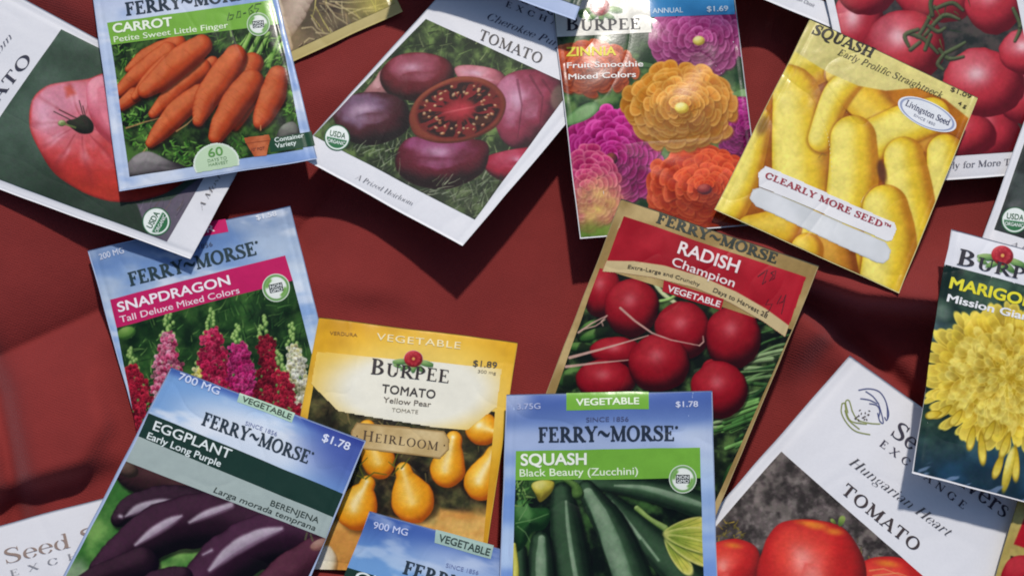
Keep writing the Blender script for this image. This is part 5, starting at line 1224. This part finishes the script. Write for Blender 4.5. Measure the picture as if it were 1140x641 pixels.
# ================================================================== eggplant
def packet_eggplant():
    P = Packet('seed_packet', 'blue topped packet with long purple eggplants and a grey strip, lower left', [(190.5, 408.5), (407.5, 490.5), (308, 736), (64, 652)], (14, 16, 14, 14), 'blue', GR, gloss=1, bulge=2, wr=.5, seed=79)
    z6q = z6
    def sky(p):
        v = p.V[..., None]; c = np.array((80, 110, 176))*(1-sm(0, .2, v))+np.array((136, 174, 218))*sm(0, .2, v); p.C[:] = c
        p.fog((226, 232, 240), (226, 232, 240), 50, 3, .3, .7, .9, 4, sm(.5, .75, noise(p.X*.6, p.Y*1.5-p.X*.4, 30, 9, 4))*sm(.1, .2, p.V))
        x, y = z6(740, 235)[0]; p.tint((224, 230, 238), sm(80, 25, np.hypot((p.X-x)*.7, (p.Y-y)*1.6-.5*(p.X-x)))*.9)
        p.tint((60, 66, 150), sm(90, 20, np.hypot(p.X-400, p.Y-485))*.6)
    P.panel('sky_print', z6(507, 26, 1076, 243, 1008, 400, 440, 160), .9, sky, .05)
    P.text('weight_lettering', '700 MG', z6(525, 58)[0], z6(645, 104)[0], 8.2, (206, 216, 240), bold=.015)
    P.text('price_lettering', '$1.78', z6(950, 238)[0], z6(1030, 268)[0], 8.6, (220, 226, 244), bold=.02)
    P.panel('vegetable_tab', z6(708, 98, 872, 158, 862, 186, 700, 124), 1.4, solid((170, 200, 178)), .12)
    P.text('tab_lettering', 'VEGETABLE', z6(713, 122)[0], z6(858, 177)[0], 6.2, (36, 60, 48), bold=.028)
    P.text('since_lettering', 'SINCE 1856', z6(722, 192)[0], z6(816, 226)[0], 4.5, (120, 130, 170))
    fm_word(P, z6(592, 190)[0], z6(915, 310)[0], 14.5, (36, 52, 66))
    P.panel('title_band', z6(440, 158, 1012, 396, 983, 466, 408, 226), 1.4, solid((30, 56, 48), .06), .1)
    P.text('title_lettering', 'EGGPLANT', z6(450, 206)[0], z6(676, 293)[0], 10.6, (226, 234, 232), bold=.012)
    P.text('variety_lettering', 'Early Long Purple', z6(432, 232)[0], z6(648, 316)[0], 7.6, (220, 230, 228), bold=.018)
    P.panel('spanish_band', z6(408, 226, 983, 466, 962, 528, 372, 300), 1.4, solid((164, 178, 174), .04), .1)
    P.text('spanish_lettering', 'BERENJENA', z6(795, 430)[0], z6(938, 484)[0], 6.6, (44, 58, 54), bold=.01)
    P.text('spanish_lettering', 'Larga morada temprana', z6(628, 390)[0], z6(928, 506)[0], 6.4, (44, 56, 52), bold=.005, shear=.15)
    def art(p):
        p.fill((86, 136, 66)); p.fog((66, 116, 56), (130, 170, 96), 24, 5, .3, .8)
        p.poly(z6(180, 600, 240, 590, 280, 640, 250, 720, 120, 720), (180, 186, 170), 8, .6)
        A = ((14, 8, 14), (40, 22, 34), (72, 48, 62)); 
        def eg(*k, c=A, hl=None, lx=-.35):
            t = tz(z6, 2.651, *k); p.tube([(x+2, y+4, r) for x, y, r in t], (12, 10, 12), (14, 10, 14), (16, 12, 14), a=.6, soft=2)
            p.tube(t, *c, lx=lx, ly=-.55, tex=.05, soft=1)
            for h in hl or []:
                q = tz(z6, 2.651, *h); p.tube(q, (150, 128, 146), (206, 194, 206), (222, 214, 222), soft=2.4, a=.75)
        eg(345, 320, 14, 400, 345, 44, 500, 370, 46, 640, 420, 60, 800, 480, 60, c=((30, 18, 20), (62, 38, 40), (92, 62, 62)))
        p.ball(*z6(372, 322)[0], 15, 9, 25, (50, 40, 34), (96, 76, 66), (120, 100, 86))
        eg(350, 470, 24, 400, 440, 44, 520, 430, 60, 700, 470, 60, hl=[(370, 462, 3, 410, 440, 14, 470, 424, 13, 510, 418, 4), (354, 462, 6, 358, 463, 6)])
        eg(300, 620, 40, 380, 560, 62, 480, 500, 76, 620, 470, 80, 760, 500, 70, c=((16, 8, 16), (46, 24, 38), (80, 50, 68)), hl=[(400, 545, 5, 450, 510, 14, 500, 480, 14, 535, 462, 4), (290, 608, 5, 316, 606, 6), (560, 480, 5, 610, 455, 12, 680, 430, 10)])
        eg(200, 700, 30, 300, 640, 40, 420, 600, 50, c=((22, 10, 24), (42, 24, 36), (74, 48, 62)))
        eg(560, 720, 60, 640, 620, 78, 740, 550, 80, 860, 520, 70, 1000, 560, 40, c=((16, 8, 16), (52, 26, 44), (88, 54, 76)), hl=[(620, 620, 6, 680, 565, 20, 760, 520, 20, 830, 500, 6), (600, 575, 3, 625, 562, 5)])
        eg(760, 720, 60, 860, 640, 70, 940, 580, 60, c=((24, 10, 22), (66, 30, 44), (104, 60, 76)))
        eg(400, 720, 40, 470, 680, 60, 540, 640, 30, c=((22, 10, 26), (44, 24, 38), (76, 48, 64)))
        p.ball(*z6(945, 545)[0], 12, 6, -20, (150, 110, 90), (206, 170, 140), (230, 200, 170), a=.6)
        for k in ((905, 512, 900, 530), (916, 516, 922, 534)): p.line(z6(*k), 2, (110, 120, 80), .7)
    P.panel('eggplant_print', z6(372, 300, 962, 528, 800, 880, 185, 655), .72, art, .09)
    return P

# ================================================================== second eggplant-like packet at bottom centre
def packet_blue_bottom():
    P = Packet('seed_packet', 'blue packet top at the bottom edge, between the pear tomato and zucchini packets', [(411.7, 569), (631, 631), (540, 885), (320, 823)], (13, 11, 11, 12), 'blue', GR, gloss=1, bulge=1.6, wr=.4, seed=83)
    z = Z(4.222, 330, 540)
    def sky(p):
        v = p.V[..., None]; p.C[:] = np.array((80, 110, 176))*(1-sm(0, .9, v))+np.array((128, 170, 216))*sm(0, .9, v)
        p.fog((226, 232, 240), (226, 232, 240), 50, 3, .3, .7, .5, 4, sm(.5, .75, noise(p.X*.6+70, p.Y*1.5-p.X*.4, 26, 4, 4)))
        x, y = z(760, 400)[0]; p.tint((206, 216, 234), .7*sm(50, 16, np.hypot((p.X-x)*.6, (p.Y-y)*1.4-.35*(p.X-x)))*.8)
    P.panel('sky_print', [(412.5, 570.5), (629, 631.5), (606, 698), z(240, 385)[0]], 1.0, sky, .05)
    P.text('weight_lettering', '900 MG', z(360, 202)[0], z(520, 238)[0], 7.6, (196, 206, 238), bold=.015)
    P.panel('vegetable_tab', z(655, 208, 930, 280, 915, 345, 648, 270), 1.4, solid((158, 184, 174)), .12)
    P.text('tab_lettering', 'VEGETABLE', z(665, 262)[0], z(908, 330)[0], 8, (40, 60, 56), bold=.028)
    P.text('since_lettering', 'SINCE 1856', z(700, 382)[0], z(855, 420)[0], 4.6, (110, 124, 170))
    fm_word(P, z(495, 412)[0], (600, 682), 14.5, (36, 52, 66))
    P.panel('title_band', [z(240, 385)[0], (606, 698), (596, 727), (376, 658)], 1.4, solid((30, 56, 48)), .1)
    P.text('title_lettering', 'OKRA', z(272, 446)[0], (455, 662), 11, (226, 234, 232), bold=.02)
    P.panel('pod_print', [(376, 658), (596, 727), (542, 880), (322, 818)], 2.2, lambda p: (p.fill((60, 100, 50)), p.fog((40, 80, 40), (140, 170, 90), 20, 3)), .08)
    return P

# ================================================================== zucchini
def packet_zucchini():
    P = Packet('seed_packet', 'sky blue packet with dark green zucchini and bright green title band, bottom centre', [(564, 439), (792.5, 434.5), (801, 720), (553, 724)], (15, 15, 14, 14), 'blue', GR, gloss=1, bulge=2, wr=.5, seed=89)
    def sky(p):
        v = p.V[..., None]; c = np.array((78, 100, 164))*(1-sm(0, .2, v))+np.array((174, 194, 222))*sm(.02, .2, v); s_ = np.array((150, 182, 226)); k = sm(.24, .4, v)
        p.C[:] = c*(1-k)+s_*k
        p.fog((112, 142, 204), (222, 232, 242), 40, 11, .3, .7, .5, 3, None, (.4, 1))
        x, y = z8(90, 60)[0]; p.tint((226, 230, 240), sm(34, 4, np.hypot(p.X-x, p.Y-y))*.6)
        p.tint((210, 216, 232), sm(26, 4, abs(p.Y-z8(0, 205)[0][1]))*.5)
    P.panel('sky_print', [tuple(float(k) for k in ah(P.H, u, v)) for u, v in ((.005, .005), (.995, .005), (.995, .995), (.005, .995))], 1.0, sky, .05)
    P.panel('vegetable_tab', z8(262, 50, 527, 45, 528, 102, 262, 106), 1.4, solid((118, 176, 60)), .12)
    P.text('tab_lettering', 'VEGETABLE', z8(293, 90)[0], z8(497, 86)[0], 7.4, (232, 242, 218), bold=.03)
    P.text('weight_lettering', '3.75G', z8(104, 102)[0], z8(180, 100)[0], 6.2, (176, 186, 220), bold=.015)
    P.text('price_lettering', '$1.78', z8(614, 94)[0], z8(686, 93)[0], 6.2, (206, 212, 234), bold=.02)
    P.text('since_lettering', 'SINCE 1856', z8(326, 144)[0], z8(463, 142)[0], 5.2, (70, 80, 120))
    fm_word(P, z8(172, 208)[0], z8(622, 203)[0], 16.5, (32, 46, 64))
    P.panel('title_band', z8(100, 236, 694, 226, 696, 325, 98, 330), 1.4, solid((118, 176, 62), .05), .1)
    P.text('title_lettering', 'SQUASH', z8(116, 282)[0], z8(328, 279)[0], 12.4, (240, 246, 230), bold=.035)
    P.text('variety_lettering', 'Black Beauty (Zucchini)', z8(112, 318)[0], z8(494, 312)[0], 8.2, (226, 240, 208), bold=.014)
    def art(p):
        p.fill((34, 52, 34)); p.fog((18, 28, 22), (70, 104, 56), 16, 4, .3, .8)
        A = ((10, 18, 14), (30, 48, 34), (70, 96, 70))
        def zu(*k, st=.5, lx=-.2, c=A, band=None):
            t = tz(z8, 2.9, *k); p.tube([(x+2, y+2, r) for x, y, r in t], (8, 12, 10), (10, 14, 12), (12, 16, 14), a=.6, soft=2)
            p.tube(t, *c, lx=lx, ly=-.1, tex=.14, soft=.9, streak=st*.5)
            for h in band or []:
                q = tz(z8, 2.9, *h); p.tube(q, (96, 124, 96), (150, 172, 144), (176, 194, 166), soft=1.2, a=.72, tex=.9)
        zu(300, 335, 18, 450, 350, 30, 600, 380, 42, 720, 420, 44, band=[(420, 348, 4, 520, 358, 10, 640, 392, 12, 700, 410, 8)])
        zu(400, 400, 30, 480, 480, 52, 580, 570, 60, 700, 700, 60, band=[(430, 440, 3, 480, 490, 5, 560, 590, 5), (410, 400, 3, 440, 440, 7, 500, 520, 6)])
        zu(330, 360, 30, 400, 470, 52, 460, 600, 58, 520, 760, 60, band=[(334, 372, 17, 370, 440, 24, 410, 540, 30, 450, 660, 32)])
        zu(250, 370, 34, 262, 480, 54, 290, 640, 58, 310, 800, 60, band=[(262, 400, 4, 268, 480, 7, 282, 580, 8, 300, 680, 9)])
        zu(180, 530, 34, 184, 640, 46, 190, 800, 50, band=[(182, 520, 12, 180, 600, 18, 186, 700, 18)])
        zu(110, 560, 24, 112, 700, 30)
        p.tube(tz(z8, 2.9, 260, 330, 8, 290, 350, 14, 300, 375, 20), (30, 50, 26), (80, 110, 56), (120, 150, 84))
        # leaf and tendril at left, folded blossoms
        p.blob(z8(96, 410, 130, 395, 150, 420, 200, 420, 214, 445, 190, 490, 150, 500, 130, 540, 100, 560, 90, 500), (22, 50, 28), (52, 98, 50), (96, 142, 84), tex=.5, depth=30)
        for k in ((100, 470, 150, 460, 205, 440), (105, 480, 130, 500, 145, 530), (110, 460, 130, 430, 140, 405)): p.line(z8(*k), 1.3, (130, 166, 110), .7, .5)
        p.blades(z8(92, 335, 150, 332, 140, 420, 92, 420), 40, [(96, 140, 70), (50, 86, 44), (140, 170, 100)], 10, 2, -60, 70, .85, 4)
        p.blob(z8(150, 345, 180, 330, 222, 335, 215, 370, 180, 402, 165, 380), (120, 110, 40), (196, 184, 80), (222, 214, 130))
        p.tube(tz(z8, 2.9, 490, 422, 9, 530, 455, 8, 580, 485, 12), (70, 96, 50), (136, 160, 90), (170, 190, 124))
        for x, y, a, L, W in ((575, 500, -.28, 150, 44), (580, 515, .95, 150, 46), (575, 505, .05, 190, 60), (580, 510, .5, 190, 64), (578, 508, .3, 180, 40)):
            X, Y = z8(x, y)[0]; p.petal(X+1, Y+2, a, L/2.9, W/2.9, (40, 60, 30), (50, 70, 36), None, 2, .6)
            p.petal(X, Y, a, L/2.9, W/2.9, (128, 150, 62), (206, 198, 96), (222, 216, 140), .8)
            c_, s_ = math.cos(a), math.sin(a)
            for o in (-.12, 0, .12): p.line([(X+c_*6, Y+s_*6), (X+math.cos(a+o)*L/2.9*.85, Y+math.sin(a+o)*L/2.9*.85)], 1.1, (116, 134, 54), .6, .5)
        p.tube(tz(z8, 2.9, 92, 540, 8, 100, 620, 10, 94, 720, 12), (120, 120, 50), (196, 190, 90), (224, 220, 140))
    P.panel('zucchini_print', z8(98, 330, 696, 325, 712, 800, 84, 804), .7, art, .1)
    x, y = z8(638, 328)[0]; seal_nongmo(P, x, y, 15.5, 0)
    return P
# ------------------------------------------------------------------ build, lowest first
PK = [f() for f in (packet_parsnip, packet_white, packet_snapdragon, packet_tomato_purple, packet_zinnia, packet_seed_corner, packet_tomato_round, packet_tomato_heart,
                    packet_tomato_yellow, packet_radish, packet_tomato_pink, packet_carrot, packet_green_end, packet_squash_yellow, packet_dark_right,
                    packet_tan_right, packet_marigold, packet_eggplant, packet_blue_bottom, packet_zucchini)]

# ------------------------------------------------------------------ the red cloth
def segd(X, Y, pts):
    D = np.full(X.shape, 1e9); S = np.zeros(X.shape)
    for a, b in zip(pts[:-1], pts[1:]):
        dx, dy = b[0]-a[0], b[1]-a[1]; l = math.hypot(dx, dy)
        t = np.clip(((X-a[0])*dx+(Y-a[1])*dy)/l/l, 0, 1); vx, vy = X-a[0]-t*dx, Y-a[1]-t*dy; d = np.hypot(vx, vy)
        m = d < D; D[m] = d[m]; S[m] = ((vy*dx-vx*dy)/l)[m]
    return D, S
X, Y = RXX, RYY
h = np.zeros(X.shape)
h += 3.4*(noise(X+.5*Y, Y-.3*X, 190, 3, 2)-.5)
h += 1.4*(noise(X*.5+.5*Y, Y-.6*X, 70, 6, 2)-.5)
def ridge(pts, hgt, w_up, w_dn):
    """a soft fold; w_up / w_dn its widths on the far and near side"""
    global h
    D, S = segd(X, Y, pts); w = np.where(S < 0, w_up, w_dn); h = h+hgt*np.exp(-(D/w)**2)
# raised part of the cloth at lower left
D, S = segd(X, Y, [(-700, 560), (-100, 430), (0, 396), (112, 345), (330, 262), (380, 200), (430, 120)])
S = np.where(S > 0, D, -D)
h += np.where(S > 0, 20*(1-np.exp(-D/75)), 11*(1-np.exp(-D/60)))*sm(560, 300, X)
def cusp(pts, dep, w):
    global h
    D, S = segd(X, Y, pts); h = h+dep*np.exp(-D/w)
ridge([(-30, 380), (-4, 440), (8, 500), (20, 570), (34, 660)], -8, 17, 17)
ridge([(800, 262), (893, 304), (960, 326), (1050, 334), (1190, 356)], 23, 38, 17)
ridge([(820, 300), (885, 352), (950, 402), (1010, 462)], 12, 13, 50)
ridge([(850, 60), (840, 120), (835, 200)], 6, 40, 30)
ridge([(-200, -80), (60, -10), (130, 30)], 8, 50, 30)
ridge([(440, 60), (400, 110)], 4, 40, 40)
lim = -maxf(-LOWEST, 2) - .25
lim2 = np.minimum(lim, 60)
ov = np.maximum(0, h-lim2); ov = boxblur(boxblur(maxf(ov, 3), 2), 2)
h = h-ov
h = np.minimum(h, lim)
XX, YY = np.meshgrid(np.arange(-500, 1641, 3.0), np.arange(-460, 1141, 3.0))
hz = cubic(h, XX, YY)+.12*(noise(XX, YY, 12, 5, 3)-.5)
V = hit(XX, YY, hz/1000)
base = np.array([0, 0, -.004]); V = V-base
me = np_mesh('tablecloth', V.reshape(-1, 3), grid_quads(XX.shape[1], XX.shape[0]))
m = bpy.data.materials.new('red_woven_cloth'); m.use_nodes = True
n = m.node_tree.nodes; l = m.node_tree.links; b = n['Principled BSDF']
tc = n.new('ShaderNodeTexCoord')
nz = n.new('ShaderNodeTexNoise'); nz.inputs['Scale'].default_value = 35; nz.inputs['Detail'].default_value = 8; nz.inputs['Roughness'].default_value = .65
l.new(tc.outputs['Object'], nz.inputs['Vector'])
mx = n.new('ShaderNodeMix'); mx.data_type = 'RGBA'
mx.inputs['A'].default_value = (*lin((110, 31, 29)), 1); mx.inputs['B'].default_value = (*lin((140, 45, 41)), 1)
l.new(nz.outputs['Fac'], mx.inputs['Factor']); l.new(mx.outputs['Result'], b.inputs['Base Color'])
b.inputs['Roughness'].default_value = .85; b.inputs['Specular IOR Level'].default_value = .25
b.inputs['Sheen Weight'].default_value = .35; b.inputs['Sheen Roughness'].default_value = .45; b.inputs['Sheen Tint'].default_value = (1, .55, .6, 1)
# twill threads
mp = n.new('ShaderNodeMapping'); mp.inputs['Rotation'].default_value = (0, 0, .35); l.new(tc.outputs['Object'], mp.inputs['Vector'])
w1 = n.new('ShaderNodeTexWave'); w1.inputs['Scale'].default_value = 330; w1.inputs['Distortion'].default_value = 1.2; w1.bands_direction = 'X'
w2 = n.new('ShaderNodeTexWave'); w2.inputs['Scale'].default_value = 330; w2.inputs['Distortion'].default_value = 1.2; w2.bands_direction = 'Y'
l.new(mp.outputs['Vector'], w1.inputs['Vector']); l.new(mp.outputs['Vector'], w2.inputs['Vector'])
ad = n.new('ShaderNodeMath'); ad.operation = 'ADD'; l.new(w1.outputs['Fac'], ad.inputs[0]); l.new(w2.outputs['Fac'], ad.inputs[1])
fz = n.new('ShaderNodeTexNoise'); fz.inputs['Scale'].default_value = 1500; fz.inputs['Detail'].default_value = 4; l.new(tc.outputs['Object'], fz.inputs['Vector'])
ad2 = n.new('ShaderNodeMath'); ad2.operation = 'MULTIPLY_ADD'; l.new(ad.outputs[0], ad2.inputs[0]); ad2.inputs[1].default_value = .2; l.new(fz.outputs['Fac'], ad2.inputs[2])
bp = n.new('ShaderNodeBump'); bp.inputs['Strength'].default_value = .45; bp.inputs['Distance'].default_value = .0005
l.new(ad2.outputs[0], bp.inputs['Height']); l.new(bp.outputs['Normal'], b.inputs['Normal'])
o = link('tablecloth', me, m, None); o.location = base.tolist()
o['label'] = 'dark red woven tablecloth with soft folds lying under all the seed packets'; o['category'] = 'tablecloth'

# ------------------------------------------------------------------ light
SUN_EL = math.radians(46); az = math.atan2(.17, 1.0)      # sun stands beyond the top of the picture, slightly to the right
d = np.array([math.cos(SUN_EL)*math.sin(az), math.cos(SUN_EL)*math.cos(az), math.sin(SUN_EL)])
from mathutils import Vector
sd = bpy.data.lights.new('sun', 'SUN'); sd.energy = 2.95; sd.angle = math.radians(3.0); sd.color = (1, .95, .88)
so = bpy.data.objects.new('sun', sd); COL.objects.link(so); so.rotation_euler = Vector(d.tolist()).to_track_quat('Z', 'Y').to_euler(); so.location = (0.2, 1, 1.5)
w = bpy.data.worlds.new('World'); SC.world = w; w.use_nodes = True
n = w.node_tree.nodes; sk = n.new('ShaderNodeTexSky'); sk.sky_type = 'NISHITA'; sk.sun_disc = False; sk.sun_elevation = SUN_EL; sk.sun_rotation = az
w.node_tree.links.new(sk.outputs['Color'], n['Background'].inputs['Color']); n['Background'].inputs['Strength'].default_value = .085
SC.cycles.filter_width = 1.9
SC.view_settings.view_transform = 'Standard'; SC.view_settings.look = 'None'; SC.view_settings.exposure = 0; SC.view_settings.gamma = 1
